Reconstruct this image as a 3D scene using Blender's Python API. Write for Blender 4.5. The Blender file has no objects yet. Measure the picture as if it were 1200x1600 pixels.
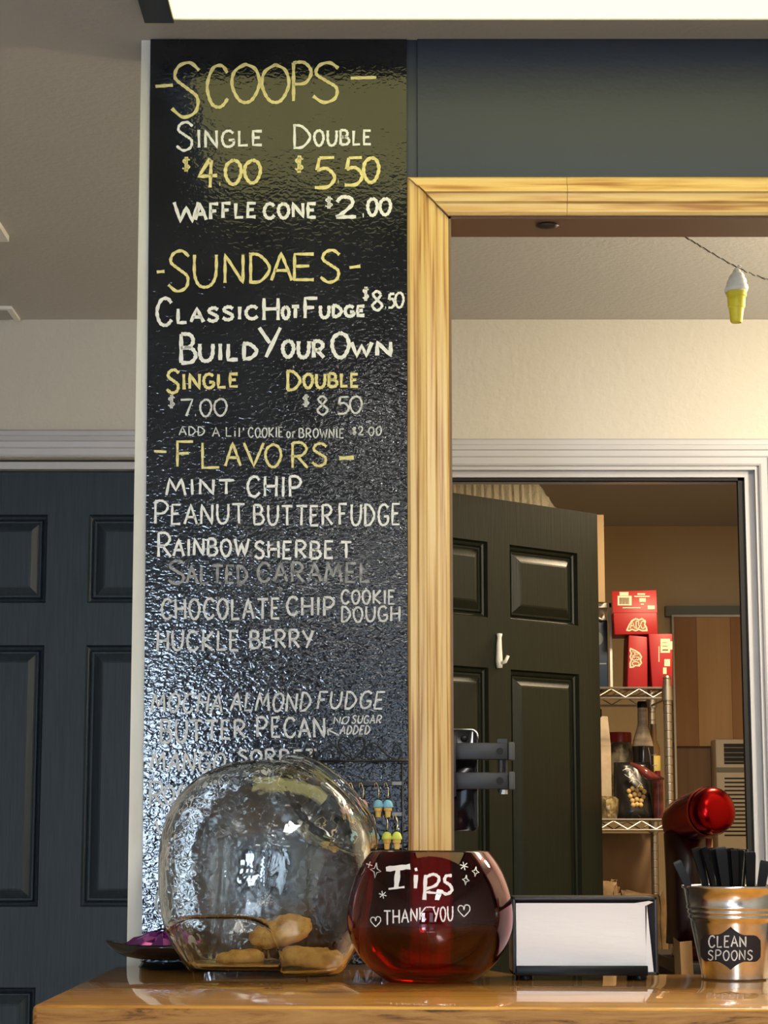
import bpy, bmesh, math, random
from mathutils import Vector, Matrix
random.seed(7)
PI = math.pi
S = bpy.context.scene
COL = S.collection

# ------------------------------------------------------------------ camera
F = 3200.0                       # focal length in pixels of the 1200x1600 frame
TH = math.atan(500.0 / F)        # pitch up
ZC = 1.252                       # camera height
cd = bpy.data.cameras.new('camera'); cam = bpy.data.objects.new('camera', cd); COL.objects.link(cam)
cam.location = (0, 0, ZC); cam.rotation_euler = (PI/2 + TH, 0, 0)
cd.sensor_fit = 'VERTICAL'; cd.sensor_height = 32.0; cd.lens = 32.0 * F / 1600.0
cd.clip_start = 0.05; cd.clip_end = 60
S.camera = cam

# ------------------------------------------------------------------ exposure, world, lights
S.view_settings.view_transform = 'Standard'
S.view_settings.look = 'None'
S.view_settings.gamma = 1.0
S.view_settings.use_curve_mapping = False
S.view_settings.exposure = 0.53
S.cycles.use_denoising = True
S.cycles.max_bounces = 14
S.cycles.transmission_bounces = 14
S.cycles.sample_clamp_indirect = 6.0

P_PANEL = 1.7       # ceiling panel over the counter (emission strength)
P_STRIP = 42.0        # lights over the customer floor, the full-strength strip added
P_WIN = 105.0         # daylight at the left window, W
P_WIN2 = 6.0
P_KITCHEN = 10.0     # ceiling lamp behind the partition and its added fill, W
P_STORE = 25.0        # bulb in the store room, W

W = bpy.data.worlds.new('world'); S.world = W; W.use_nodes = True
W.node_tree.nodes['Background'].inputs[0].default_value = (0.55, 0.72, 1.0, 1)
W.node_tree.nodes['Background'].inputs[1].default_value = 1.0

def area(name, loc, rot, sx, sy, power, col, parent=None):
    l = bpy.data.lights.new(name, 'AREA'); l.shape = 'RECTANGLE'; l.size = sx; l.size_y = sy
    l.energy = power; l.color = col
    o = bpy.data.objects.new(name, l); COL.objects.link(o); o.location = loc; o.rotation_euler = rot
    return o
# daylight coming in through the two openings of the front wall (behind the camera)
area('window_daylight', (-1.5, -5.99, 1.28), (PI/2, 0, 0), 0.68, 1.66, P_WIN, (0.62, 0.79, 1.0))
area('window_daylight', (0.10, -5.99, 1.28), (PI/2, 0, 0), 0.70, 1.66, P_WIN2, (0.72, 0.85, 1.0))
# ceiling lamps hidden from view by the wall above the hatch and by the door head, plus an added fill
area('kitchen_light', (1.05, 3.55, 2.385), (0, 0, 0), 0.9, 0.35, P_KITCHEN, (1.0, 0.84, 0.60))
gl = bpy.data.lights.new('kitchen_fill', 'POINT'); gl.energy = 5*P_KITCHEN; gl.color = (1.0, 0.84, 0.60); gl.shadow_soft_size = .09  # added point light that brightens the kitchen ceiling
go = bpy.data.objects.new('kitchen_fill', gl); COL.objects.link(go); go.location = (1.45, 3.6, 2.12)
area('store_light', (1.05, 5.33, 2.385), (0, 0, 0), 0.25, 0.25, P_STORE, (1.0, 0.78, 0.50))

# ------------------------------------------------------------------ pixel helpers (where a thing of the photo stands)
CT, ST = math.cos(TH), math.sin(TH)
def ray(u, v):
    b = 800.0 - v
    return Vector((u - 600.0, F*CT - b*ST, F*ST + b*CT))
def at(u, v, Y):
    d = ray(u, v); return Vector((0, 0, ZC)) + d * (Y / d.y)
def atz(u, v, z):
    d = ray(u, v); return Vector((0, 0, ZC)) + d * ((z - ZC) / d.z)
def zat(v, Y): return at(600, v, Y).z
def xat(u, v, Y): return at(u, v, Y).x
def hit(u, v, f, y0=2.3, y1=2.9, n=120):
    prev = y0
    for i in range(1, n+1):
        y = y0 + (y1-y0)*i/n
        if f(at(u, v, y)) < 0:
            a, b = prev, y
            for _ in range(22):
                m = (a+b)/2
                if f(at(u, v, m)) < 0: b = m
                else: a = m
            return at(u, v, a)
        prev = y
    return at(u, v, (y0+y1)/2)

# ------------------------------------------------------------------ materials
def mat(name, col=(0.5, 0.5, 0.5), rough=0.5, metal=0.0, coat=0.0, spec=0.5, trans=0.0, ior=1.45, coat_rough=0.05):
    m = bpy.data.materials.new(name); m.use_nodes = True
    p = m.node_tree.nodes['Principled BSDF']
    p.inputs['Base Color'].default_value = (*col, 1); p.inputs['Roughness'].default_value = rough
    p.inputs['Metallic'].default_value = metal; p.inputs['Coat Weight'].default_value = coat
    p.inputs['Coat Roughness'].default_value = coat_rough
    p.inputs['Specular IOR Level'].default_value = spec; p.inputs['Transmission Weight'].default_value = trans
    p.inputs['IOR'].default_value = ior
    return m
def nd(m, t, **kw):
    n = m.node_tree.nodes.new(t)
    for k, v in kw.items(): setattr(n, k, v)
    return n
def lk(m, a, b): m.node_tree.links.new(a, b)
def P(m): return m.node_tree.nodes['Principled BSDF']
def mapped(m, scale, rot=(0, 0, 0)):
    tc = nd(m, 'ShaderNodeTexCoord'); mp = nd(m, 'ShaderNodeMapping')
    mp.inputs['Scale'].default_value = scale; mp.inputs['Rotation'].default_value = rot
    lk(m, tc.outputs['Object'], mp.inputs['Vector']); return mp.outputs['Vector']
def noise(m, vec, scale, detail=4, rough=0.55, dist=0.0):
    n = nd(m, 'ShaderNodeTexNoise'); n.inputs['Scale'].default_value = scale
    n.inputs['Detail'].default_value = detail; n.inputs['Roughness'].default_value = rough
    n.inputs['Distortion'].default_value = dist
    lk(m, vec, n.inputs['Vector']); return n.outputs['Fac']
def ramp(m, fac, stops):
    r = nd(m, 'ShaderNodeValToRGB')
    while len(r.color_ramp.elements) < len(stops): r.color_ramp.elements.new(0.5)
    for e, (p, c) in zip(r.color_ramp.elements, stops): e.position = p; e.color = (*c, 1)
    lk(m, fac, r.inputs['Fac']); return r.outputs['Color']
def bump(m, height, strength=0.3, dist=0.002, target='Normal'):
    b = nd(m, 'ShaderNodeBump'); b.inputs['Strength'].default_value = strength; b.inputs['Distance'].default_value = dist
    lk(m, height, b.inputs['Height']); lk(m, b.outputs['Normal'], P(m).inputs[target]); return b
def textured(name, col, rough, nscale, strength, dist, vscale=(1, 1, 1), **kw):
    m = mat(name, col, rough, **kw); bump(m, noise(m, mapped(m, vscale), nscale, 3), strength, dist); return m
def mottled(name, stops, rough, nscale, vscale=(1, 1, 1), bs=0.0, bd=0.002, **kw):
    m = mat(name, stops[0][1], rough, **kw); f = noise(m, mapped(m, vscale), nscale, 4)
    lk(m, ramp(m, f, stops), P(m).inputs['Base Color'])
    if bs: bump(m, f, bs, bd)
    return m
def emis(name, col, strength):
    m = bpy.data.materials.new(name); m.use_nodes = True; n = m.node_tree.nodes
    n.remove(n['Principled BSDF']); e = n.new('ShaderNodeEmission'); e.inputs[0].default_value = (*col, 1); e.inputs[1].default_value = strength
    m.node_tree.links.new(e.outputs[0], n['Material Output'].inputs[0]); return m

M = {}
M['wall'] = textured('cream_wall_paint', (0.55, 0.525, 0.47), 0.75, 70, 0.45, 0.004)
M['ceil'] = textured('ceiling_paint', (0.44, 0.425, 0.405), 0.85, 90, 0.4, 0.003)
M['store_wall'] = textured('tan_store_paint', (0.56, 0.43, 0.26), 0.85, 60, 0.3, 0.003)
M['drywall'] = mottled('white_corner_plaster', [(0.3, (0.66, 0.63, 0.54)), (0.7, (0.80, 0.78, 0.72))], 0.5, 18, (1, 1, 0.25), 0.4, 0.003)
M['black_wall'] = textured('charcoal_wall_paint', (0.040, 0.049, 0.070), 0.5, 60, 0.25, 0.002, (1, 1, 1.6))
M['trim'] = mat('white_trim_paint', (0.47, 0.475, 0.51), 0.4)
M['gasket'] = mat('black_weather_strip', (0.008, 0.008, 0.009), 0.7)
M['floor'] = mottled('grey_floor', [(0.3, (0.33, 0.32, 0.31)), (0.7, (0.42, 0.41, 0.40))], 0.4, 6, (1, 8, 1))
M['jamb'] = mat('brown_jamb_paint', (0.22, 0.13, 0.075), 0.55)

def board_mat():
    m = mat('chalkboard_black', (0.008, 0.009, 0.012), 0.07, ior=1.5)
    v = mapped(m, (1, 1, 1))
    a = noise(m, mapped(m, (.8, 1, 1.3)), 135, 1, 0.4, 0.8); b = noise(m, v, 300, 0)
    mx = nd(m, 'ShaderNodeMath', operation='MULTIPLY_ADD'); lk(m, b, mx.inputs[0]); mx.inputs[1].default_value = 0.16; lk(m, a, mx.inputs[2])
    bump(m, mx.outputs[0], 0.8, 0.00055)
    lk(m, ramp(m, noise(m, v, 240, 2), [(.35, (.02,)*3), (.65, (.13,)*3)]), P(m).inputs['Roughness'])
    d = ramp(m, noise(m, v, 9, 5), [(0.35, (0.007, 0.008, 0.011)), (0.75, (0.016, 0.018, 0.023))])
    lk(m, d, P(m).inputs['Base Color'])
    return m
M['board'] = board_mat()

def pine(name, vertical):
    m = mat(name, (0.7, 0.5, 0.2), 0.32, spec=0.5)
    sc = (1, 1, 0.018) if vertical else (0.06, 1, 1)
    v = mapped(m, sc)
    f = noise(m, v, 210 if vertical else 85, 2, 0.5, 0.15)
    c1 = ramp(m, f, [(0.34, (0.42, 0.19, 0.05)), (0.43, (0.66, 0.39, 0.125)), (0.54, (0.78, 0.53, 0.205)), (0.72, (0.80, 0.58, 0.25))])
    lk(m, c1, P(m).inputs['Base Color']); bump(m, f, 0.12, 0.001)
    return m
M['pine_v'] = pine('yellow_pine_upright', True); M['pine_h'] = pine('yellow_pine_head', False)

def counter_mat():
    m = mat('varnished_bar_wood', (0.4, 0.2, 0.05), 0.35, coat=1.0, coat_rough=0.015)
    v = mapped(m, (0.10, 1, 1.2))
    f = noise(m, v, 26, 6, 0.65, 1.2)
    c = ramp(m, f, [(0.32, (0.30, 0.11, 0.017)), (0.48, (0.60, 0.27, 0.042)), (0.7, (0.72, 0.36, 0.07))])
    lk(m, c, P(m).inputs['Base Color']); return m
M['counter'] = counter_mat()
def edge_mat():
    m = mat('worn_wood_edge', (0.4, 0.2, 0.05), 0.6, spec=.3)
    f = noise(m, mapped(m, (0.10, 1, 1.0)), 60, 6, 0.7, 1.6)
    lk(m, ramp(m, f, [(0.34, (0.08, 0.03, 0.008)), (0.47, (0.30, 0.135, 0.032)), (0.7, (0.42, 0.22, 0.065))]), P(m).inputs['Base Color'])
    bump(m, f, 0.3, 0.002); return m
M['edge'] = edge_mat()

def door_mat(name, c0, c1, rough):
    m = mat(name, c0, rough); f = noise(m, mapped(m, (1, 1, 0.05)), 180, 4, 0.6, 0.4)
    lk(m, ramp(m, f, [(0.3, c0), (0.7, c1)]), P(m).inputs['Base Color']); bump(m, f, 0.35, 0.0012); return m
M['door_blue'] = door_mat('blue_black_door_paint', (0.010, 0.019, 0.030), (0.018, 0.031, 0.045), 0.5)
M['door_green'] = door_mat('green_black_door_paint', (0.006, 0.0085, 0.0045), (0.010, 0.0125, 0.007), 0.42)
P(M['door_green']).inputs['Specular IOR Level'].default_value = .27
M['black_plastic'] = mat('black_plastic', (0.003, 0.003, 0.0035), 0.36, spec=.22)
M['black_gloss'] = mat('black_gloss', (0.006, 0.006, 0.008), 0.08)
M['black_metal'] = mat('black_powder_metal', (0.022, 0.022, 0.026), 0.45)
M['rack'] = mat('black_wire', (0.007, 0.007, 0.008), 0.45)
M['steel'] = mat('steel', (0.62, 0.60, 0.56), 0.28, metal=1.0)
M['plate'] = mat('dull_plate', (.20, .20, .19), .5, metal=.6)
M['chrome'] = mat('chrome_wire', (0.40, 0.36, 0.30), 0.42, metal=1.0)
M['white_plastic'] = mat('white_plastic', (0.75, 0.73, 0.68), 0.4)
M['paper'] = textured('napkin_paper', (0.86, 0.83, 0.82), 0.9, 40, 0.25, 0.003, (0.5, 1, 2.5))
M['chalk_w'] = mottled('white_chalk_marker', [(0.3, (0.76, 0.77, 0.77)), (0.6, (0.90, 0.90, 0.88))], 0.8, 160)
M['chalk_y'] = mottled('yellow_chalk_marker', [(0.3, (0.68, 0.57, 0.22)), (0.6, (0.84, 0.75, 0.36))], 0.8, 160)
M['chalk_f'] = mottled('smudged_chalk', [(0.35, (0.18, 0.185, 0.19)), (0.65, (0.42, 0.42, 0.42))], 0.8, 110)
M['chalk_t'] = mottled('thin_chalk', [(0.3, (0.48, 0.485, 0.49)), (0.62, (0.74, 0.74, 0.73))], 0.8, 130)
M['ink_w'] = mat('white_paint_marker', (0.80, 0.74, 0.74), 0.6)

def glass(name, col, rough=0.0, wob=0.0, ior=1.47):
    m = mat(name, col, rough, trans=1.0, ior=ior)
    if wob: bump(m, noise(m, mapped(m, (1, 1, 1)), 26, 2, 0.5, 0.5), wob, 0.004)
    return m
M['clear'] = glass('clear_jar_glass', (0.97, 0.975, 0.95), 0.0, 0.38)
M['red_glass'] = glass('ruby_glass', (0.42, 0.002, 0.006), 0.0)
M['pail'] = mottled('galvanised_steel', [(0.3, (0.60, 0.56, 0.52)), (0.7, (0.78, 0.75, 0.70))], 0.2, 60, metal=1.0)

# ------------------------------------------------------------------ mesh builder
class MB:
    def __init__(s): s.v = []; s.f = []; s.mi = []; s.cur = 0
    def add(s, vs, fs):
        n = len(s.v); s.v += [Vector(p) for p in vs]; s.f += [[i+n for i in f] for f in fs]; s.mi += [s.cur]*len(fs); return s
    def box(s, a, b):
        x0, y0, z0 = a; x1, y1, z1 = b
        return s.add([(x0,y0,z0),(x1,y0,z0),(x1,y1,z0),(x0,y1,z0),(x0,y0,z1),(x1,y0,z1),(x1,y1,z1),(x0,y1,z1)],
                     [[0,3,2,1],[4,5,6,7],[0,1,5,4],[1,2,6,5],[2,3,7,6],[3,0,4,7]])
    def obox(s, c, ax, ay, az):
        c, ax, ay, az = map(Vector, (c, ax, ay, az))
        vs = [c + sx*ax + sy*ay + sz*az for sz in (-1, 1) for sx, sy in ((-1,-1),(1,-1),(1,1),(-1,1))]
        return s.add(vs, [[0,3,2,1],[4,5,6,7],[0,1,5,4],[1,2,6,5],[2,3,7,6],[3,0,4,7]])
    def loft(s, rings, cap0=True, cap1=True, closed=True):
        n = len(rings[0]); vs = [p for r in rings for p in r]; fs = []
        for i in range(len(rings)-1):
            for j in range(n if closed else n-1):
                k = (j+1) % n; fs.append([i*n+j, i*n+k, (i+1)*n+k, (i+1)*n+j])
        if cap0: fs.append(list(range(n))[::-1])
        if cap1: fs.append([(len(rings)-1)*n + j for j in range(n)])
        return s.add(vs, fs)
    def lathe(s, prof, c=(0,0,0), n=32, ax=(0,0,1), cap0=False, cap1=False, ref=None):
        ax = Vector(ax).normalized(); c = Vector(c)
        u = ax.orthogonal().normalized() if ref is None else Vector(ref); w = ax.cross(u)
        rings = [[c + ax*z + r*(math.cos(2*PI*k/n)*u + math.sin(2*PI*k/n)*w) for k in range(n)] for r, z in prof]
        return s.loft(rings, cap0, cap1)
    def tube(s, path, r, n=8, cap=True):
        path = [Vector(p) for p in path]; rings = []; prev = None
        for i, p in enumerate(path):
            t = (path[min(i+1, len(path)-1)] - path[max(i-1, 0)]).normalized()
            if prev is None: u = t.orthogonal().normalized()
            else:
                u = prev - t*prev.dot(t)
                u = u.normalized() if u.length > 1e-6 else t.orthogonal().normalized()
            prev = u; w = t.cross(u); rr = r[i] if isinstance(r, (list, tuple)) else r
            rings.append([p + rr*(math.cos(2*PI*k/n)*u + math.sin(2*PI*k/n)*w) for k in range(n)])
        return s.loft(rings, cap, cap)
    def prism(s, poly, off):
        n = len(poly); a = [Vector(p) for p in poly]; o = Vector(off); b = [p+o for p in a]
        return s.add(a+b, [list(range(n))[::-1], list(range(n, 2*n))] + [[i, (i+1)%n, n+(i+1)%n, n+i] for i in range(n)])
    def build(s, name, mats, parent=None, smooth=False, bevel=0.0, seg=2, subd=0, recalc=True, auto=None):
        me = bpy.data.meshes.new(name)
        off = Vector(parent.get('_o', (0,0,0))) if parent else Vector((0,0,0))
        me.from_pydata([p - off for p in s.v], [], s.f)
        if not isinstance(mats, (list, tuple)): mats = [mats]
        for mm in mats: me.materials.append(mm)
        for p, i in zip(me.polygons, s.mi): p.material_index = i
        bm = bmesh.new(); bm.from_mesh(me)
        if recalc: bmesh.ops.recalc_face_normals(bm, faces=bm.faces)
        if bevel:
            es = [e for e in bm.edges if e.is_manifold and e.calc_face_angle(0) > 0.5]
            bmesh.ops.bevel(bm, geom=es, offset=bevel, segments=seg, profile=0.5, affect='EDGES', clamp_overlap=True)
        bm.to_mesh(me); bm.free()
        if smooth or bevel:
            for p in me.polygons: p.use_smooth = True
            if auto is not None or bevel: me.set_sharp_from_angle(angle=auto if auto is not None else 0.6)
        o = bpy.data.objects.new(name, me); COL.objects.link(o)
        if parent:
            o.parent = parent; o['_o'] = tuple(off)
        else: o['_o'] = (0.0, 0.0, 0.0)
        if subd:
            md = o.modifiers.new('subdivision', 'SUBSURF'); md.levels = subd; md.render_levels = subd
        return o

def tag(o, label=None, cat=None, group=None, kind=None):
    if label: o['label'] = label
    if cat: o['category'] = cat
    if group: o['group'] = group
    if kind: o['kind'] = kind
    return o
def thing(name, loc, label, cat, group=None):
    o = bpy.data.objects.new(name, None); COL.objects.link(o); o.location = loc; o.empty_display_size = 0.05
    o['_o'] = tuple(loc); return tag(o, label, cat, group)
def struct(name, mb, m, **kw):
    return tag(mb.build(name, m, **kw), kind='structure')
def single(name, mb, m, base, label, cat, group=None, **kw):
    """a thing that is one mesh, origin at its base"""
    d = bpy.data.objects.new('tmp', None); d['_o'] = tuple(base)
    me_o = MB.build(mb, name, m, None, **kw)
    bpy.data.objects.remove(d)
    b = Vector(base); me_o.data.transform(Matrix.Translation(-b)); me_o.location = b; me_o['_o'] = tuple(b)
    return tag(me_o, label, cat, group)
def dup(root, loc, label=None, group=None):
    r = root.copy(); COL.objects.link(r); r.location = loc
    if label: r['label'] = label
    if group: r['group'] = group
    for ch in list(root.children):
        c = ch.copy(); COL.objects.link(c); c.parent = r
        for g in list(ch.children):
            d = g.copy(); COL.objects.link(d); d.parent = c
    return r

# ------------------------------------------------------------------ hand lettering: a stroke font drawn as ribbons on a surface
G = {
 'A': [[(0,0),(.48,1),(1,0)], [(.18,.36),(.84,.36)]],
 'B': ['c',[(.08,0),(.08,1)], [(.08,1),(.6,.98),(.8,.77),(.6,.56),(.08,.52)], [(.08,.52),(.7,.5),(.95,.26),(.7,.03),(.08,0)]],
 'C': ['c',[(.95,.82),(.7,.99),(.3,.92),(.05,.5),(.25,.08),(.65,0),(.97,.2)]],
 'D': ['c',[(.08,0),(.08,1)], [(.0,1),(.5,.95),(.95,.5),(.55,.05),(.02,0)]],
 'E': [[(.95,1),(.1,1),(.08,0),(.95,.0)], [(.1,.52),(.75,.54)]],
 'F': [[(.08,0),(.08,1),(.95,1)], [(.08,.52),(.72,.54)]],
 'G': ['c',[(.92,.85),(.6,1),(.2,.88),(.04,.48),(.22,.08),(.6,0),(.92,.16),(.95,.42)], [(.55,.42),(1,.42)]],
 'H': [[(.06,0),(.06,1)], [(.94,0),(.94,1)], [(.06,.5),(.94,.52)]],
 'I': [[(.5,0),(.5,1)]],
 'K': [[(.08,0),(.08,1)], [(.92,1),(.1,.42),(.95,0)]],
 'L': [[(.08,1),(.08,0),(.95,.02)]],
 'M': [[(0,0),(.18,1),(.5,.3),(.82,1),(1,0)]],
 'N': [[(.05,0),(.05,1),(.93,0),(.93,1)]],
 'O': ['c',[(.5,1),(.12,.8),(.04,.42),(.3,.03),(.68,.03),(.96,.45),(.84,.85),(.48,1)]],
 'P': ['c',[(.08,0),(.08,1)], [(.06,1),(.6,1),(.92,.76),(.65,.48),(.08,.44)]],
 'R': ['c',[(.08,0),(.08,1)], [(.06,1),(.6,1),(.88,.76),(.6,.5),(.08,.46)], [(.35,.47),(.95,0)]],
 'S': ['c',[(.92,.86),(.62,1),(.25,.93),(.14,.72),(.5,.54),(.86,.36),(.8,.1),(.4,0),(.03,.16)]],
 'T': [[(0,1),(1,1)], [(.5,1),(.5,0)]],
 'U': ['c',[(.05,1),(.06,.35),(.28,.02),(.68,.03),(.92,.35),(.95,1)]],
 'V': [[(0,1),(.5,0),(1,1)]],
 'W': [[(0,1),(.26,0),(.5,.75),(.75,0),(1,1)]],
 'Y': [[(.0,1),(.5,.48)], [(1,1),(.32,0)]],
 'a': [[(0,0),(.5,1),(1,0)], [(.2,.35),(.8,.35)]],
 'i': [[(.5,0),(.5,.62)], [(.5,.86),(.5,.92)]],
 'l': [[(.5,0),(.5,1)]],
 'o': ['c',[(.5,.6),(.1,.45),(.1,.12),(.5,0),(.9,.14),(.9,.45),(.5,.6)]],
 'r': ['c',[(.2,0),(.2,.6)], [(.2,.35),(.5,.58),(.9,.55)]],
 'p': ['c',[(.1,-.0),(.14,.98)], [(.12,.9),(.6,1),(.95,.75),(.6,.45),(.12,.42)]],
 '0': ['c',[(.5,1),(.12,.78),(.06,.36),(.35,.0),(.72,.06),(.96,.5),(.82,.88),(.5,1)]],
 '2': ['c',[(.08,.76),(.3,1),(.72,.95),(.8,.66),(.4,.26),(.04,.02)], [(.04,.02),(.98,.04)]],
 '3': ['c',[(.1,.9),(.5,1),(.85,.8),(.5,.54)], [(.5,.54),(.9,.3),(.55,.0),(.06,.1)]],
 '4': [[(.62,1),(.04,.38),(.98,.42)], [(.68,.95),(.62,0)]],
 '5': ['c',[(.92,1),(.28,.98)], [(.28,.98),(.18,.58)], [(.18,.58),(.6,.64),(.94,.36),(.66,.05),(.08,.02)]],
 '7': [[(.02,.97),(.95,1),(.45,0)]],
 '8': ['c',[(.8,.84),(.48,1),(.16,.82),(.5,.54),(.9,.26),(.5,0),(.1,.24),(.5,.54),(.82,.82)]],
 '$': ['c',[(.9,.78),(.5,.86),(.14,.7),(.5,.5),(.86,.32),(.5,.14),(.08,.24)], [(.42,1),(.38,0)], [(.62,1),(.58,0)]],
 '.': [[(.42,.03),(.58,.03)]],
 "'": [[(.5,1),(.42,.72)]],
 '-': [[(0,.5),(1,.5)]],
}
WID = {'I': .28, 'i': .28, 'l': .25, '.': .26, "'": .25, 'M': 1.15, 'W': 1.2, 'E': .72, 'L': .7, 'F': .72, 'r': .55, 'o': .55, 'S': .8, '$': .6}
def catmull(p, n=7):
    if len(p) < 3: return p
    out = []; q = [p[0]] + p + [p[-1]]
    for i in range(1, len(q)-2):
        for k in range(n):
            t = k/n; a, b, c, d = q[i-1], q[i], q[i+1], q[i+2]
            out.append(tuple(.5*((2*b[j]) + (c[j]-a[j])*t + (2*a[j]-5*b[j]+4*c[j]-d[j])*t*t + (3*b[j]-a[j]-3*c[j]+d[j])*t**3) for j in (0, 1)))
    return out + [p[-1]]
def ribbon(mb, pts, w, surf, th=0.0005):
    """pts in photo pixels; a raised stroke of marker on the surface surf(u, v)"""
    dense = []
    for a, b in zip(pts, pts[1:]):
        n = max(1, int(math.hypot(b[0]-a[0], b[1]-a[1]) / 6))
        dense += [(a[0]+(b[0]-a[0])*k/n, a[1]+(b[1]-a[1])*k/n) for k in range(n)]
    dense.append(pts[-1]); rings = []
    O = Vector((0, 0, ZC))
    for i, p in enumerate(dense):
        a = dense[max(i-1, 0)]; b = dense[min(i+1, len(dense)-1)]
        dx, dy = b[0]-a[0], b[1]-a[1]; l = math.hypot(dx, dy) or 1
        ww = w * (0.5 + 0.09*math.sin(i*1.7 + p[0]*.31)); nx, ny = -dy/l*ww, dx/l*ww
        q1 = surf(p[0]+nx, p[1]+ny); q2 = surf(p[0]-nx, p[1]-ny)
        d1 = (O-q1).normalized()*th; d2 = (O-q2).normalized()*th
        rings.append([q1, q1+d1, q2+d2, q2])
    mb.loft(rings)
def glyph(mb, ch, x0, yt, x1, yb, w, surf, slant=0.0):
    st = G[ch]; curved = st[0] == 'c'
    for s in (st[1:] if curved else st):
        p = catmull(s) if curved else s
        ribbon(mb, [(x0 + (x1-x0)*a + slant*b*(yb-yt), yb - (yb-yt)*b) for a, b in p], w, surf)
def word(mb, txt, x0, yt0, x1, yb, w, surf, yt1=None, yb1=None, slant=0.0):
    """letters of one word spread from x0 to x1; top/base may run from (yt0, yb) to (yt1, yb1)"""
    yt1 = yt0 if yt1 is None else yt1; yb1 = yb if yb1 is None else yb1
    gap = .28; tot = sum(WID.get(c, .9) for c in txt) + gap*(len(txt)-1); k = (x1-x0)/tot; x = x0
    for c in txt:
        cw = WID.get(c, .9)*k; t = ((x+cw/2)-x0)/(x1-x0) if x1 > x0 else 0
        j = random.uniform(-1, 1)*0.03*(yb-yt0)
        glyph(mb, c, x, yt0+(yt1-yt0)*t + j, x+cw, yb+(yb1-yb)*t + j, w, surf, slant + random.uniform(-.03, .03)); x += cw + gap*k

# ================================================================== SETTING
YW = 2.90          # customer face of the partition
YWB = 2.99
YB = 4.58          # back wall
ZT = 1.07          # bar top
ZCEIL = 2.415
XP = xat(210, 800, YW)         # left end of the partition
struct('floor', MB().box((-2.3, -6.1, -0.1), (2.3, 7.9, 0)), M['floor'])
struct('ceiling', MB().box((-2.3, -6.1, ZCEIL), (2.3, 7.9, ZCEIL+0.1)), M['ceil'])
struct('wall_left', MB().box((-2.4, -6.1, 0), (-2.3, YB+0.12, ZCEIL)), M['wall'])
struct('wall_right', MB().box((2.3, -6.1, 0), (2.4, YB+0.12, ZCEIL)), M['wall'])
fw = MB(); YF0 = -6.0
OPEN = [(-1.85, -1.15), (-.27, .47)]
xs_ = [-2.3] + [q for o_ in OPEN for q in o_] + [2.3]
for k in range(0, len(xs_), 2): fw.box((xs_[k], YF0-.1, 0), (xs_[k+1], YF0, ZCEIL))
for a_, b_ in OPEN: fw.box((a_, YF0-.1, 0), (b_, YF0, 0.4)).box((a_, YF0-.1, 2.16), (b_, YF0, ZCEIL))
struct('wall_front', fw, textured('brown_front_wall', (0.20, 0.175, 0.16), 0.8, 60, 0.3, 0.003))
for k, (a_, b_) in enumerate(OPEN):
    m_ = (a_+b_)/2; wf = MB()
    for x in (a_, m_-.02, b_-.04): wf.box((x, YF0-.04, 0.4), (x+.04, YF0+.03, 2.16))
    for z in (0.4, 1.55, 2.12): wf.box((a_, YF0-.04, z), (b_, YF0+.03, z+.04))
    struct('window_%d' % (k+1), wf, M['trim'])

# back wall with two door openings (left closed door, right open door)
ZH1 = zat(714.5, YB); ZHD = zat(733, YB+.03); ZH2 = zat(743, YB)
DL0, DL1 = -1.15, -0.29
DR0, DR1 = -0.085, xat(1173, 1000, YB)
xj = xat(1193, 1000, YB); c2 = zat(728, YB)
bw = MB()
bw.box((-2.3, YB, 0), (DL0, YB+.12, ZCEIL)).box((DL1, YB, 0), (DR0, YB+.12, ZCEIL)).box((xj, YB, 0), (2.3, YB+.12, ZCEIL))
bw.box((DL0, YB, ZH1), (DL1, YB+.12, ZCEIL)).box((DR0, YB, c2), (xj, YB+.12, ZCEIL))
struct('wall_back', bw, M['wall'])

def casing_profile(w):  # stepped colonial casing: (across, depth)
    return [(0, .006), (.004*w/.06, .012), (.014*w/.06, .012), (.016*w/.06, .016), (.026*w/.06, .0175), (.028*w/.06, .0135), (.040*w/.06, .0125), (.043*w/.06, .009), (w-.004, .008), (w, .005)]
def casing_h(mb, x0, x1, zbot, w, yface, miter=0.0):   # head: across grows downward from the outer edge
    prof = casing_profile(w)
    def ring(x, sgn): return [Vector((x + sgn*a*miter, yface-d, zbot + w - a)) for a, d in prof] + [Vector((x+sgn*w*miter, yface, zbot)), Vector((x, yface, zbot+w))]
    mb.loft([ring(x0, 1), ring(x1, -1)])
def casing_v(mb, xout, sgn, z0, z1, w, yface, miter=0.0):
    prof = casing_profile(w)
    def ring(z, m): return [Vector((xout + sgn*a, yface-d, z - m*a)) for a, d in prof] + [Vector((xout+sgn*w, yface, z-m*w)), Vector((xout, yface, z))]
    mb.loft([ring(z0, 0), ring(z1, miter)])
CW = 0.062
t = MB(); c1 = zat(714, YB)
casing_h(t, DL0-CW, DL1+CW, c1, CW, YB, 1.0)
casing_v(t, DL0-CW, 1, 0, c1+CW, CW, YB, 1.0); casing_v(t, DL1+CW, -1, 0, c1+CW, CW, YB, 1.0)
t.box((DL0, YB+.028, ZHD), (DL1, YB+.12, zat(722, YB+.03))); t.box((DL0, YB+.07, zat(722, YB+.03)), (DL1, YB+.118, ZH1-.0005))
struct('trim_1', t, M['trim'], smooth=True, auto=0.35)
t = MB(); c2 = zat(728, YB)
xj = xat(1193, 1000, YB)
casing_h(t, DR0-CW, xj+CW, c2, CW, YB, 1.0)
casing_v(t, DR0-CW, 1, 0, c2+CW, CW, YB, 1.0); casing_v(t, xj+CW, -1, 0, c2+CW, CW, YB, 1.0)
jw = xj - DR1
xm = DR1 + (xj-DR1)*.72; zm = ZH2 + (c2-ZH2)*.62
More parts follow.
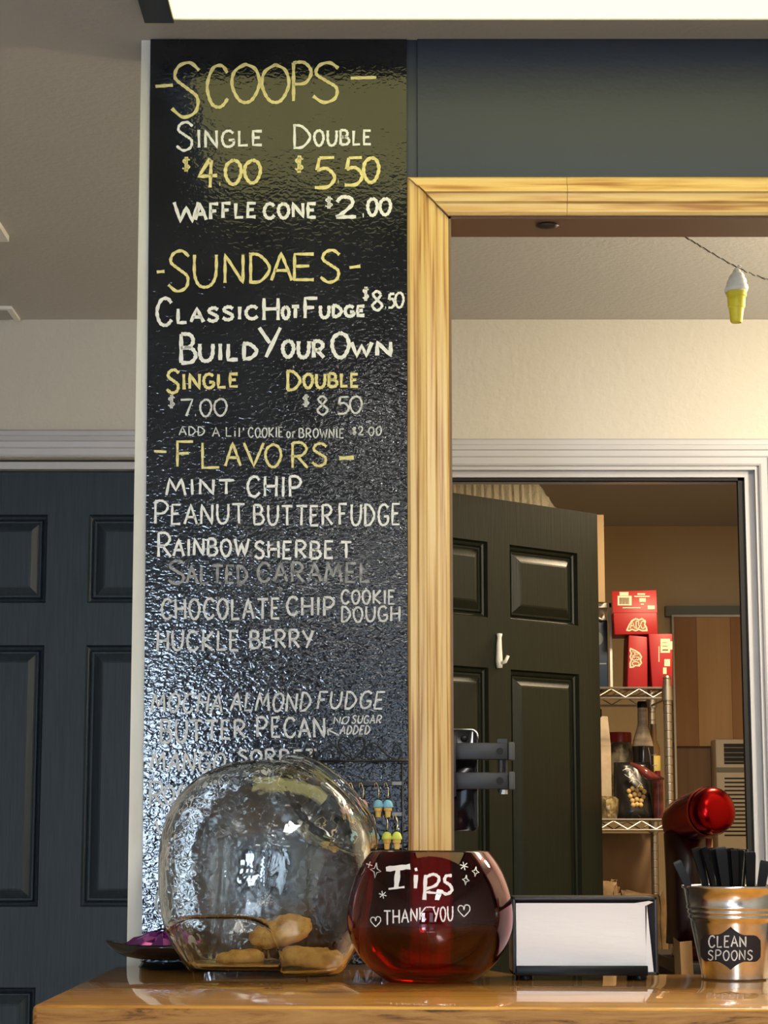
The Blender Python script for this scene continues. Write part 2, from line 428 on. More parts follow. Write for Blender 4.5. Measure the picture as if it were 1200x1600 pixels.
t.box((DR1, YB+.022, 0), (xm, YB+.12, zm)).box((xm, YB+.002, 0), (xj, YB+.12, c2)).box((DR0-.01, YB+.022, ZH2), (DR1, YB+.12, zm)).box((DR0-.01, YB+.002, zm), (xm, YB+.12, c2))
struct('trim_2', t, M['trim'], smooth=True, auto=0.35)
g = MB()
g.box((DR1-.014, YB+.03, 0), (DR1, YB+.05, ZH2)).box((DR0, YB+.03, zat(751, YB+.03)), (DR1, YB+.05, ZH2+.004))
struct('trim_3', g, M['gasket'])

# partition: pillar with white corner, wall above the hatch, half wall below the bar
XO = xat(637, 800, YW)          # right edge of the board / outer edge of the pine casing
XI = xat(703, 900, YW)          # inner edge of the pine casing
ZHO = zat(275, YW-.018); ZHI = zat(334, YW-.018)
p = MB()
pl = [Vector((XP, YW, 0)), Vector((XI, YW, 0)), Vector((XI, YW, ZCEIL)), Vector((at(221, 65, YW).x, YW, ZCEIL)), Vector((at(198, 1500, YW).x, YW, ZT))]
pl[0].x = pl[4].x
p.prism(pl, (0, YWB-YW, 0))
struct('wall_partition', p, M['drywall'])
h = MB()
XS = xat(652, 170, YW)
h.box((XS, YW-.006, ZHI), (2.3, YWB, ZCEIL)).box((XO-.004, YW-.002, ZHI), (XS, YW, ZCEIL)).box((1.55, YW, 0), (2.3, YWB, ZHI))
h.box((XO-.004, YW-.002, ZT), (XI, YW-.0004, ZHI))
struct('wall_header', h, M['black_wall'], bevel=.0012)
lw = MB().box((XI, YW, 0), (1.55, YWB, ZT-.045)); struct('wall_counter', lw, M['black_wall'])

j = MB()
j.box((XI-.002, YW-.004, ZT), (XI+.004, YWB, ZHI)).box((XI, YW-.004, ZHI-.003), (1.6, YWB, ZHI+.003))
struct('trim_4', j, M['jamb'])
PW = XI - xat(637, 900, YW)
t = MB(); casing_v(t, XO, 1, ZT, ZHO, XI-XO, YW-.0008, 1.0)
struct('trim_5', t, M['pine_v'], smooth=True, auto=0.3)
xk = xat(884, 300, YW)
t = MB()
def casing_seg(x0, x1, m0):
    prof = casing_profile(ZHO-ZHI)
    def ring(x, m): return [Vector((x + a*m, YW-.0065-d, ZHO-a)) for a, d in prof] + [Vector((x+(ZHO-ZHI)*m, YW-.0065, ZHI)), Vector((x, YW-.0065, ZHO))]
    t.loft([ring(x0, m0), ring(x1, 0)])
casing_seg(XO, xk, (XI-XO)/(ZHO-ZHI)); casing_seg(xk+.0006, 1.7, 0)
head = struct('trim_6', t, M['pine_h'], smooth=True, auto=0.3)
k = MB(); kc = at(855, 340, YW+.02); kc.z = ZHI-.003
k.lathe([(0.0, .0), (.010, -.001), (.0135, -.004), (.008, -.007), (0, -.008)], (kc.x, kc.y, kc.z), 14)
kn = k.build('knot', mat('dark_wood_knot', (0.03, 0.015, 0.008), 0.5), head, smooth=True); kn.scale = (1.3, 1, 1); kn.location = (-kc.x*.3, 0, 0)

# store room behind the right door
sw = MB()
YS = 7.8
sw.box((-0.9, YS, 0), (1.9, YS+.1, ZCEIL)).box((-1.0, YB+.12, 0), (-0.9, YS, ZCEIL)).box((1.9, YB+.12, 0), (2.0, YS, ZCEIL))
struct('wall_store', sw, M['store_wall'])

# ================================================================== DOORS
def panel_door(name, w, hgt, th, m, panels, xf):
    """xf maps (across, depth, up) to the place; depth 0 is the visible face, negative toward the viewer"""
    mb = MB()
    xs = sorted({0, w, *[a for q in panels for a in (q[0], q[1])]}); zs = sorted({0, hgt, *[a for q in panels for a in (q[2], q[3])]})
    def V(x, y, z): return xf(x, y, z)
    for i in range(len(xs)-1):
        for k in range(len(zs)-1):
            cx, cz = (xs[i]+xs[i+1])/2, (zs[k]+zs[k+1])/2
            if any(a < cx < b and c < cz < d for a, b, c, d in panels): continue
            mb.add([V(xs[i], 0, zs[k]), V(xs[i+1], 0, zs[k]), V(xs[i+1], 0, zs[k+1]), V(xs[i], 0, zs[k+1])], [[0, 1, 2, 3]])
    for a, b, c, d in panels:
        rings = [(0, 0), (.004, .010), (.010, .013), (.0125, .008), (.0145, .013), (.018, .013), (.036, .003), (.040, .002)]
        rr = [[V(a+o, y, c+o), V(b-o, y, c+o), V(b-o, y, d-o), V(a+o, y, d-o)] for o, y in rings]
        mb.loft(rr, False, True)
    for x0, x1, z0, z1 in ((0, 0, 0, hgt), (w, w, 0, hgt)):
        mb.add([V(x0, 0, z0), V(x0, th, z0), V(x0, th, z1), V(x0, 0, z1)], [[0, 1, 2, 3]])
    mb.add([V(0, 0, hgt), V(w, 0, hgt), V(w, th, hgt), V(0, th, hgt)], [[0, 1, 2, 3]])
    mb.add([V(0, 0, 0), V(w, 0, 0), V(w, th, 0), V(0, th, 0)], [[0, 1, 2, 3]])
    mb.add([V(0, th, 0), V(w, th, 0), V(w, th, hgt), V(0, th, hgt)], [[0, 1, 2, 3]])
    return mb.build(name, m, recalc=False)
YD = YB + .05
zz = lambda v: zat(v, YD) - 0.008
xc = xat(102, 1000, YD); hw = .047; pw = .243
cols = [(xc-hw-pw - (DL0+.003), xc-hw - (DL0+.003)), (xc+hw - (DL0+.003), xc+hw+pw - (DL0+.003))]
rows = [(zz(942), zz(804)), (zz(1417), zz(1008)), (.24-.008, zz(1543))]
rows = [(min(r), max(r)) for r in rows]
d1 = panel_door('door_1', DL1-DL0-.006, ZHD-.012, .035, M['door_blue'], [(a, b, c, d) for a, b in cols for c, d in rows], lambda x, y, z: Vector((DL0+.003+x, YD+y, .008+z)))
tag(d1, kind='structure')

ZD2 = ZH2 - .012
A = atz(702, 769, ZD2); Bp = atz(933, 803, ZD2)
du = (Bp - A); du.z = 0; du.normalize(); dn = Vector((-du.y, du.x, 0))   # dn points away from the viewer
Hn = A - du*((A.y - (YB+.10))/du.y)
Wd = (Bp - Hn).length
def lx(u, v):   # where a pixel column meets the plane of the open door (distance from the hinge)
    d = ray(u, v); o = Vector((0, 0, ZC)); tt = (Hn - o).dot(dn) / d.dot(dn); q = o + d*tt
    return (q - Hn).dot(du), q.z - .008
ra, rb = lx(797, 940)[0], lx(903, 940)[0]; rw = rb-ra; st = ra - lx(762, 900)[0]
cols = [(ra-st-rw, ra-st), (ra, rb)]
rows = [(lx(800, 968)[1], lx(800, 850)[1]), (lx(800, 1405)[1]-.02, lx(800, 1046)[1])]
rows = [(lx(797, 968)[1], lx(797, 851)[1]), (rows[1][1]-.60, rows[1][1]), (.23, rows[1][1]-.78)]
d2 = panel_door('door_2', Wd, ZD2-.008, .035, M['door_green'], [(a, b, c, d) for a, b in cols for c, d in rows], lambda x, y, z: Hn*1.0 + du*x + dn*y + Vector((0, 0, .008+z-Hn.z)) )
tag(d2, kind='structure')
hk = MB(); hx, hz = lx(778, 1020); base = Hn + du*hx + Vector((0, 0, .008+hz-Hn.z))
def hp(a, b, c): return base + du*a - dn*b + Vector((0, 0, c))
hk.tube([hp(.001, .004, .044), hp(.0, .005, .036), hp(-.001, .005, .02), hp(-.002, .006, -.02), hp(-.001, .006, -.036)], [.0075, .0055, .0065, .0085, .007], 10)
hk.tube([hp(-.001, .008, -.026), hp(.003, .022, -.022), hp(.008, .026, -.008)], [.005, .0045, .004], 8)
tag(hk.build('hook', M['white_plastic'], d2, smooth=True), 'white plastic stick-on hook')

# ================================================================== CEILING LIGHTS AND FIXTURES
def ceiling_panel(name, x0, x1, y0, y1, label, cap, strength, dark, gcol):
    t = thing(name, ((x0+x1)/2, (y0+y1)/2, ZCEIL-.016), label, 'ceiling light')
    for yy in (y0, y1-.003): MB().box((x0, yy, ZCEIL-.016), (x1, yy+.003, ZCEIL)).build('side_rail', M['trim'], t)
    for xa, xb in ((x0-cap, x0), (x1, x1+cap)):
        tag(MB().box((xa, y0, ZCEIL-.02), (xb, y1, ZCEIL)).build('end_cap', dark, t), 'dark end cap' if dark is not M['trim'] else None)
    d = MB().box((x0, y0+.003, ZCEIL-.014), (x1, y1-.003, ZCEIL-.004)); d.build('diffuser', emis(name+'_glow', gcol, strength), t)
    return t
lp = atz(272, 30, ZCEIL-.014)
ceiling_panel('ceiling_light', lp.x, lp.x+1.22, lp.y-.60, lp.y, 'long bright cream ceiling light above the chalkboard', .042, P_PANEL, mat('dark_end_cap', (0.02, 0.024, 0.03), 0.4), (1.0, .91, .37))
ceiling_panel('ceiling_light', -.10, .04, .05, .45, 'small ceiling light over the customer side, nearest the viewer', .01, P_STRIP*.22, M['trim'], (1.0, .965, .90))
ceiling_panel('ceiling_light', .40, .75, -.8, .55, 'unseen strip light added to light the board, right of the viewer', .01, P_STRIP, M['trim'], (1.0, .965, .90))  # added lamp: lights the board from where it does not mirror in it
ceiling_panel('ceiling_light', -.6, .6, -3.3, -2.9, 'ceiling light over the far customer side, behind the viewer', .01, P_STRIP*.5, M['trim'], (1.0, .965, .90))
v = thing('ceiling_vent', (-.90, 3.82, ZCEIL-.012), 'white ceiling vent at the left edge above the dark closed door', 'vent')
q = atz(14, 378, ZCEIL-.012)
fr = MB(); x1, y1 = q.x, q.y; x0, y0 = x1-.32, y1-.20
for a, b, c, d in ((x0, x1, y0, y0+.05), (x0, x1, y1-.05, y1), (x0, x0+.05, y0+.05, y1-.05), (x1-.05, x1, y0+.05, y1-.05)): fr.box((a, c, ZCEIL-.012), (b, d, ZCEIL))
fr.build('frame', M['white_plastic'], v)
sl = MB()
for k in range(8):
    yy = y0+.055+k*(y1-y0-.11)/7; sl.obox(((x0+x1)/2, yy, ZCEIL-.006), ((x1-x0)/2-.05, 0, 0), (0, .006, .004), (0, -.0005, .001))
sl.build('louver', M['white_plastic'], v)
hc = thing('ceiling_hatch', (-1.1, 4.5, ZCEIL-.008), 'thin white trimmed ceiling hatch corner above the left door', 'hatch')
q = atz(18, 478, ZCEIL); tr = MB()
tr.box((-1.5, q.y, ZCEIL-.007), (q.x, q.y+.012, ZCEIL)).box((q.x-.012, q.y+.012, ZCEIL-.007), (q.x, YB-.012, ZCEIL))
tr.build('trim', M['white_plastic'], hc)
MB().box((-1.5, q.y+.012, ZCEIL-.002), (q.x-.012, YB-.012, ZCEIL)).build('panel', M['ceil'], hc)

# ================================================================== CHALKBOARD MENU
YBD = YW - .006
mbt = thing('menu_board', (at(430, 1500, YBD).x, YBD, ZT), 'tall glossy black chalkboard menu with hand-lettered ice cream prices', 'menu board')
bd = MB()
c = [at(235, 66, YBD), at(638, 66, YBD), at(641, 1500, YBD), at(221.5, 1500, YBD)]
c[1].x = c[2].x = XO-.0005
c[0].z = c[1].z = ZCEIL-.001; c[2].z = c[3].z = ZT+.001
bd.prism(c, (0, .0056, 0)); bd.build('panel', M['board'], mbt)
def sb(u, v): return at(u, v, YBD-.0003)
def line(label, mkey, letters=(), words=(), w=4.2, dashes=()):
    items = []
    for L in letters:
        q = MB(); glyph(q, L[0], L[1], L[2], L[3], L[4], L[5] if len(L) > 5 else w, sb, L[6] if len(L) > 6 else 0); items.append([L[1], L[3], q])
    for Wd_ in words:
        kw = dict(Wd_[6]) if len(Wd_) > 6 else {}
        ww = kw.pop('w', w); q = MB(); word(q, Wd_[0], Wd_[1], Wd_[2], Wd_[3], Wd_[4], ww, sb, **kw); items.append([Wd_[1], Wd_[3], q])
    for a in dashes:
        q = MB(); ribbon(q, [(a[0], a[1]), (a[2], a[3])], a[4] if len(a) > 4 else w, sb); items.append([min(a[0], a[2]), max(a[0], a[2]), q])
    items.sort(key=lambda t: t[0]); runs = []
    for x0, x1, q in items:                     # words standing apart become pieces of their own
        if runs and x0 - runs[-1][0] < 24: runs[-1][1].add(q.v, q.f); runs[-1][0] = max(runs[-1][0], x1)
        else:
            m = MB(); m.add(q.v, q.f); runs.append([x1, m])
    for x1, m in runs:
        o = m.build('lettering', M[mkey], mbt)
        tag(o, label if len(runs) == 1 else {'chalk_y': 'yellow chalk lettering', 'chalk_w': 'white chalk lettering'}.get(mkey, 'grey chalk lettering'))
N_ = None
def Wd6(t, x0, yt, x1, yb, **kw): return (t, x0, yt, x1, yb, None, kw)
line('yellow heading -SCOOPS-', 'chalk_y', [('S',267,98,315,183),('C',322,102,357,167),('O',361,100,407,159),('O',408,101,453,159),('P',456,98,489,158),('S',488,98,532,160)], dashes=[(243,135,270,133),(548,122,588,121)], w=5)
line('white words Single and Double', 'chalk_w', [('S',275,191,303,235),('D',458,196,486,231)], [Wd6('INGLE',308,203,410,231,yt1=206,yb1=227),Wd6('OUBLE',491,204,580,228,yb1=225)], w=4)
line('yellow prices $4.00 and $5.50', 'chalk_y', [('$',284,245,298,268,2.5),('4',309,248,340,293),('.',340,270,347,288),('0',351,250,378,287),('0',381,250,408,285),('$',460,243,475,270,2.8),('5',489,246,525,294),('.',525,270,532,284),('5',536,246,568,290),('0',567,246,593,284)], w=5.2)
line('white line Waffle Cone $2.00', 'chalk_w', [('W',272,316,310,346),('$',507,307,521,326,2),('2',524,308,557,340,5.5),('.',563,320,572,337,6),('0',574,310,590,336),('0',593,310,611,335)], [Wd6('AFFLE',305,318,400,343,yb1=339),Wd6('CONE',412,318,494,341,yb1=339)], w=5)
line('yellow heading -SUNDAES-', 'chalk_y', [('S',262,392,298,455),('U',302,398,340,448),('N',350,398,382,442),('D',389,397,423,441),('A',424,395,456,438),('E',457,397,492,437),('S',500,391,533,441)], dashes=[(245,425,257,424),(546,418,563,416)], w=4.6)
line('white line Classic Hot Fudge $8.50', 'chalk_w', [('C',244,466,269,508),('H',411,466,436,500),('F',475,466,497,497),('$',566,448,577,470,2.5),('8',580,455,599,485,4),('.',599,465,606,481,4),('5',606,459,617,481,3.6),('0',617,457,631,480,3.6)], [Wd6('LASSIC',277,483,403,505,yt1=478,yb1=497),Wd6('OT',441,479,467,497),Wd6('UDGE',500,478,570,497,yb1=492)], w=5.2)
line('white line Build Your Own', 'chalk_w', [('B',281,522,307,567),('Y',405,512,438,558),('O',518,520,546,558)], [Wd6('UILD',311,537,402,564,yb1=560),Wd6('OUR',441,533,507,558),Wd6('WN',549,535,612,556)], w=5.8)
line('yellow words Single and Double under Build Your Own', 'chalk_y', [('S',260,578,281,614),('D',448,580,470,609)], [Wd6('INGLE',285,585,372,609,yb1=604),Wd6('OUBLE',474,584,560,606,yb1=603)], w=4.6)
line('thin white prices $7.00 and $8.50', 'chalk_t', [('$',262,617,274,638,2.2),('7',282,624,302,650),('.',302,636,309,649),('0',312,624,331,650),('0',334,623,355,649),('$',472,616,484,636,2.2),('8',494,619,514,648),('.',515,630,522,645),('5',526,620,546,647),('0',546,619,566,645)], w=3.2)
line("small white line Add a lil' cookie or brownie $2.00", 'chalk_t', [('A',332,668,343,682)], [Wd6('ADD',280,667,320,680),Wd6("Lil'",353,668,382,682),Wd6('COOKIE',388,668,442,683),Wd6('or',448,668,462,684),Wd6('BROWNIE',467,670,537,684),Wd6('$2.00',551,667,596,680)], w=2.1)
line('yellow heading -FLAVORS-', 'chalk_y', [('F',275,690,303,729),('L',314,692,344,731),('A',352,692,376,728),('V',381,692,412,728),('O',414,694,440,729),('R',455,692,482,731),('S',487,693,512,728)], dashes=[(241,705,260,706),(530,716,553,715,6)], w=4)
line('white line Mint Chip', 'chalk_w', (), [Wd6('MINT',260,748,365,774,yt1=750,yb1=771),Wd6('CHIP',386,745,472,776)], w=4)
line('white line Peanut Butter Fudge', 'chalk_w', [('P',241,783,264,818)], [Wd6('EANUT',267,788,383,818),Wd6('BUTTER',396,790,520,820),Wd6('FUDGE',530,788,625,820)], w=3.6)
line('white line Rainbow Sherbet', 'chalk_w', [('R',246,833,268,870),('T',533,847,549,872)], [Wd6('AINBOW',271,842,388,868),Wd6('SHERBE',398,846,521,872)], w=4)
line('smudged line Salted Caramel', 'chalk_f', [('S',262,876,290,912)], [Wd6('ALTED',292,884,387,911),Wd6('CARAMEL',402,880,578,909)], w=4.2)
line('grey line Chocolate Chip Cookie Dough', 'chalk_t', (), [Wd6('CHOCOLATE',252,936,437,967),Wd6('CHIP',448,933,523,961),Wd6('COOKIE',533,922,617,943,w=3.2),Wd6('DOUGH',533,948,625,971,w=3.2)], w=3.8)
line('smudged line Huckle Berry', 'chalk_t', (), [Wd6('HUCKLE',245,986,373,1016),Wd6('BERRY',390,985,490,1012)], w=3.8)
line('grey line Mocha Almond Fudge', 'chalk_t', (), [Wd6('MOCHA',235,1084,346,1113,slant=.12),Wd6('ALMOND',360,1083,484,1111,slant=.12),Wd6('FUDGE',495,1081,598,1107,slant=.15)], w=3.4)
line('grey line Butter Pecan, no sugar added', 'chalk_t', (), [Wd6('BUTTER',250,1126,384,1162,yb1=1152),Wd6('PECAN',401,1122,508,1152),Wd6('NO',521,1120,544,1131,w=2,slant=.2),Wd6('SUGAR',549,1118,595,1130,w=2,slant=.2),Wd6('ADDED',531,1134,577,1147,w=2.2,slant=.2)], w=3.8, dashes=[(530,1149,512,1140,2),(512,1140,513,1149,2),(512,1140,520,1138,2)])
line('grey line Mango Sorbet', 'chalk_t', (), [Wd6('MANGO',234,1176,350,1206,slant=.12),Wd6('SORBET',372,1172,494,1193)], w=3.6)
line('grey letters Ro beside the glass jar', 'chalk_t', [('R',233,1222,257,1260),('O',256,1228,272,1256),('C',278,1228,292,1254)], w=3.4)
line('grey stroke', 'chalk_t', (), w=3.4, dashes=[(243,1283,250,1304)])
line('grey letter C beside the glass jar', 'chalk_t', [('C',243,1388,262,1428)], w=3.4)

# ================================================================== BAR TOP
bt = thing('bar_top', (0.1, 2.55, 0), 'varnished golden brown wooden bar top below the chalkboard', 'counter')
fl = atz(50, 1570, ZT); frr = atz(1200, 1576, ZT); br = atz(1200, 1523, ZT)
ex = 0.25; slope = (frr.y-fl.y)/(frr.x-fl.x); slope2 = 0
xr = frr.x + ex
poly = [Vector((fl.x, fl.y, ZT)), Vector((xr, fl.y + slope*(xr-fl.x), ZT)), Vector((xr, br.y, ZT)), Vector((.17, br.y+.02, ZT)), Vector((.115, 2.872, ZT)), Vector((XP-.03, 2.885, ZT))]
bl = atz(172, 1513, ZT); poly[5] = Vector((bl.x, 2.872, ZT))
b = MB(); b.prism(poly, (0, 0, -.045))
o = b.build('slab', [M['counter'], M['edge']], bt, bevel=.006, seg=3)
for pgn in o.data.polygons:
    if pgn.normal.z < 0.3: pgn.material_index = 1
base = MB(); base.box((fl.x+.1, fl.y+.12, 0), (xr, br.y-.03, ZT-.045)); base.build('base', M['black_wall'], bt)

# ================================================================== GLASS COOKIE JAR
JC = Vector((xat(414, 1357, 2.715), 2.715, ZT + .139))
nm = Vector((.66, .36, .66)).normalized()
ub = nm.cross(Vector((0, 1, 0))).normalized(); vb = nm.cross(ub)
planes = [(Vector((0, 0, -1)), .1375)]
def proj(p):
    d = p - Vector((0, 0, ZC)); dep = d.y*CT + d.z*ST; return 600 + F*d.x/dep, 800 - F*(d.z*CT - d.y*ST)/dep
EXT = (.1385, .105, .137); EP = 2.35
def rad(d, shrink=0.0):
    e = sum(abs(d[i]/((EXT[i] if i < 2 or d.z > 0 else .18)-shrink))**EP for i in range(3)); r = e**(-1/EP); k = 70.0
    if not shrink and d.y < 0:
        for sx_ in (-.42, .06): r += .0010*math.exp(-((d.x-sx_ - .25*max(0, d.z)**2)/.012)**2)
    inv = r**-k
    for n, dd in planes:
        q = d.dot(n)
        if q > 1e-4: inv += ((dd-shrink*(1 if n.z < -.9 else 2.2))/q)**-k
    rr_ = inv**(-1/k)
    if d.y < .1 and d.z < 0:                    # the flat moulded foot panel, low on the side that faces the room
        u, v = proj(JC + d*(rr_ + shrink)); v = min(v, 1512)
        q = (abs(u - 352 - .36*(v-1486))/84)**4 + (abs(v-1486)/49)**4
        t_ = min(1, max(0, (1.12-q)/.42)); rr_ -= .0085*t_*t_*(3-2*t_)
    return rr_
NJ = 160
def jring(th, shrink):
    out = []
    for k in range(NJ):
        ph = 2*PI*k/NJ; d = math.cos(th)*nm + math.sin(th)*(math.cos(ph)*ub + math.sin(ph)*vb)
        out.append(JC + d*rad(d, shrink))
    return out
th0 = .68; rings = [jring(PI-.004 + (th0-PI+.004)*i/150, 0) for i in range(151)]
last = rings[-1]; cen = sum(last, Vector())/NJ
def lip(scale, up): return [cen + (q-cen)*scale + nm*up for q in last]
rings += [lip(.98, .003), lip(.975, .007), lip(1.0, .011), lip(1.005, .014), lip(.98, .017), lip(.94, .016), lip(.92, .010)]
rings += [jring(th0 + .03 + (PI-.004-th0-.03)*i/150, .0055) for i in range(151)]
RL = sum((q-cen).length for q in last)/NJ*.90
jt = thing('cookie_jar', (JC.x, JC.y, ZT), 'large clear tilted glass cookie jar on the bar top in front of the chalkboard', 'jar')
jm = MB(); jm.loft(rings); jm.build('jar_body', M['clear'], jt, smooth=True)
lm = MB(); lm.lathe([(.0005, .030), (RL*.4, .0285), (RL*.75, .024), (RL*.93, .0175), (RL*.99, .0125), (RL*.99, .009), (RL*.90, .009), (RL*.72, .0185), (RL*.4, .023), (.0005, .0245)], cen, 64, nm, cap0=True, cap1=True)
lm.build('lid', M['clear'], jt, smooth=True)

M['cookie'] = mottled('baked_cookie', [(0.3, (0.34, 0.16, 0.035)), (0.48, (0.58, 0.32, 0.08)), (0.7, (0.68, 0.41, 0.12))], 0.85, 70, (1, 1, 1), 0.5, 0.003)
M['chip'] = mat('chocolate_chip', (0.05, 0.022, 0.01), 0.5)
def cookie(c, R, h, nrm, label, seed):
    rnd = random.Random(seed); nrm = Vector(nrm).normalized(); c = Vector(c)
    u = nrm.orthogonal().normalized(); w = nrm.cross(u); n = 28
    ph = [rnd.uniform(0, 6.28) for _ in range(6)]
    prof = [(0.0, -h*.5), (.55, -h*.5), (.86, -h*.46), (.97, -h*.2), (1.0, 0.0), (.95, h*.25), (.8, h*.42), (.5, h*.5), (.2, h*.52), (0.02, h*.52)]
    rs = []
    for r, z in prof:
        ring = []
        for k in range(n):
            a = 2*PI*k/n; s = 1 + .04*math.sin(3*a+ph[0]) + .03*math.sin(7*a+ph[1]); zz_ = z + (h*.09*math.sin(5*a+ph[2]+r*7) if z > 0 else 0)
            ring.append(c + nrm*zz_ + R*r*s*(math.cos(a)*u + math.sin(a)*w))
        rs.append(ring)
    base = c - Vector((0, 0, h/2))
    m = MB(); m.loft(rs); single('cookie', m, M['cookie'], base, label, 'cookie', 'cookies in the glass jar', smooth=True)
jz = ZT + .0075
cookie((JC.x+.062, JC.y-.008, jz+.013), .043, .024, (.10, .02, 1), 'golden cookie lying flat, lowest on the right in the jar', 1)
cookie((JC.x+.020, JC.y+.028, jz+.046), .043, .022, (-.22, -.25, 1), 'browner cookie leaning on top of the lowest one in the jar', 2)
cookie((JC.x-.030, JC.y+.004, jz+.012), .034, .020, (-.12, .05, 1), 'pale cookie at the left behind the jar foot facet', 3)

# ================================================================== RED TIP BOWL
BC = Vector((xat(672, 1440, 2.60), 2.60, ZT + .0765))
BA, BU, BLo = .1035, .1165, .0895
ztop, zbot = zat(1331, 2.60) - BC.z, -.0763
def brad(z):
    b = BU if z > 0 else BLo
    return BA*math.sqrt(max(0, 1-(z/b)**2))
outer = [(0.0006, zbot), (brad(zbot)-.004, zbot)] + [(brad(zbot + (ztop-zbot)*(1-math.cos(PI*i/36))/2), zbot + (ztop-zbot)*(1-math.cos(PI*i/36))/2) for i in range(37)]
outer[2] = (outer[2][0], zbot+.002)
T_ = .0038
inner = [(max(.0005, r-T_), z) for r, z in outer[3:]][::-1]
inner = [(r, max(z, zbot+.009)) for r, z in inner if z > zbot+.004] + [(.0005, zbot+.009)]
bwl = thing('tip_bowl', (BC.x, BC.y, ZT), 'round red glass tip bowl lettered Tips, beside the napkin holder', 'bowl')
m = MB(); m.lathe(outer + [(outer[-1][0]-.001, ztop+.001), (inner[0][0]+.001, ztop+.001)] + inner, BC, 72, cap0=True, cap1=True); m.build('bowl_glass', M['red_glass'], bwl, smooth=True, auto=0.9)
def bf(p):
    q = p - BC; b = BU if q.z > 0 else BLo
    return (q.x/(BA+.0004))**2 + (q.y/(BA+.0004))**2 + (q.z/(b+.0004))**2 - 1
def sbowl(u, v): return hit(u, v, bf, 2.42, 2.60)
m = MB()
ribbon(m, [(603, 1358), (641, 1354)], 8, sbowl); ribbon(m, [(622, 1357), (619, 1387)], 8, sbowl); ribbon(m, [(607, 1389), (632, 1386)], 3, sbowl)  # the thin stroke at the foot of the T paints a lamp reflection
ribbon(m, [(650, 1367), (649, 1388)], 6, sbowl); ribbon(m, [(648, 1359), (652, 1358)], 5, sbowl)
ribbon(m, [(665, 1367), (663, 1406)], 5.5, sbowl); ribbon(m, catmull([(665, 1371), (677, 1366), (686, 1372), (681, 1383), (665, 1389)]), 4.6, sbowl); ribbon(m, [(665, 1394), (690, 1396)], 3.2, sbowl)
ribbon(m, catmull([(706, 1368), (697, 1369), (695, 1377), (703, 1383), (706, 1391), (698, 1397), (690, 1393)]), 4.8, sbowl)
tag(m.build('lettering', M['ink_w'], bwl), 'white word Tips with a painted reflection under the T')
m = MB(); word(m, 'THANK', 600, 1424, 666, 1446, 2.3, sbowl, yt1=1418, yb1=1437); word(m, 'YOU', 677, 1419, 708, 1441, 2.3, sbowl, yt1=1416, yb1=1438)
tag(m.build('lettering', M['ink_w'], bwl), 'white words Thank you')
m = MB()
def heart(cx, cy, s): ribbon(m, catmull([(cx, cy+s), (cx-s*.95, cy-.1*s), (cx-s*.75, cy-s*.8), (cx-s*.15, cy-s*.7), (cx, cy-.15*s), (cx+.2*s, cy-s*.9), (cx+s*.85, cy-s*.8), (cx+s*.9, cy), (cx, cy+s)]), 1.5, sbowl)
def star(cx, cy, s, n=3):
    for k in range(n):
        a = PI*k/n + .3; ribbon(m, [(cx-s*math.cos(a), cy-s*math.sin(a)), (cx+s*math.cos(a), cy+s*math.sin(a))], 1.3, sbowl)
def spark(cx, cy, s):
    pts = []
    for k in range(9):
        a = PI*k/4 + .15; r = s if k % 2 == 0 else s*.35; pts.append((cx+r*math.sin(a)*.7, cy-r*math.cos(a)))
    ribbon(m, pts, 1.3, sbowl)
for fn, args, lb in ((heart, (587, 1440, 8), 'heart'), (heart, (725, 1423, 9.5), 'heart'), (star, (577, 1351, 5, 2), 'star'), (spark, (587, 1360, 12), 'sparkle'), (star, (598, 1398, 6), 'star'), (star, (725, 1353, 6.5), 'star'), (spark, (743, 1362, 8), 'sparkle'), (spark, (728, 1375, 8), 'sparkle')):
    m = MB(); fn(*args); tag(m.build(lb, M['ink_w'], bwl), 'white drawn ' + lb)

# ================================================================== NAPKIN DISPENSER
YN = 2.605
n0, n1 = at(802, 1529, YN), at(1029, 1529, YN)
NX0, NX1, NZ0, NZ1 = n0.x, n1.x, ZT+.006, zat(1402, YN)
nt = thing('napkin_dispenser', ((NX0+NX1)/2, YN+.035, ZT), 'black tabletop napkin dispenser full of white napkins, right of the red bowl', 'napkin holder')
m = MB(); D = .085; e = .0035
tl = Vector((NX0+.003, YN, NZ1)); tr_ = Vector((NX1-.006, YN, NZ1))
m.box((NX0, YN, NZ1-.0035), (NX1, YN+D, NZ1)).box((NX0, YN, NZ0), (NX0+e, YN+D, NZ1)).box((NX1-e, YN, NZ0), (NX1, YN+D, NZ1)).box((NX0, YN, NZ0), (NX1, YN+D, NZ0+.004)).box((NX0+e, YN+D*.5, NZ0), (NX1-e, YN+D*.5+.003, NZ1))
# sloping front flanges that frame the napkins
zi1, zi0 = zat(1412, YN+.012), zat(1518, YN); xi1 = xat(1013, 1460, YN)
m.add([(NX0, YN, NZ1), (NX1, YN, NZ1), (xi1, YN+.010, zi1), (NX0+.004, YN+.010, zi1), (NX1, YN, NZ0), (xi1, YN+.010, NZ0)], [[0, 1, 2, 3], [1, 4, 5, 2]])
m.build('housing', M['black_metal'], nt, bevel=.0008, recalc=False)
m = MB(); rs = []
import itertools
nx, nz = 14, 9
vs = []; fs = []
for k in range(nz+1):
    for i in range(nx+1):
        fx, fz = i/nx, k/nz
        x = NX0+.0045 + (NX1-.0045-NX0-.0045 - .010)*fx; z = NZ0+.004 + (zi1+.001 - NZ0-.004)*fz
        y = YN + .004 - .004*math.sin(PI*fx)*math.sin(PI*fz)*.6 + .0012*math.sin(9*fz+2*fx)
        vs.append((x, y, z))
for k in range(nz):
    for i in range(nx): a = k*(nx+1)+i; fs.append([a, a+1, a+nx+2, a+nx+1])
m.add(vs, fs)
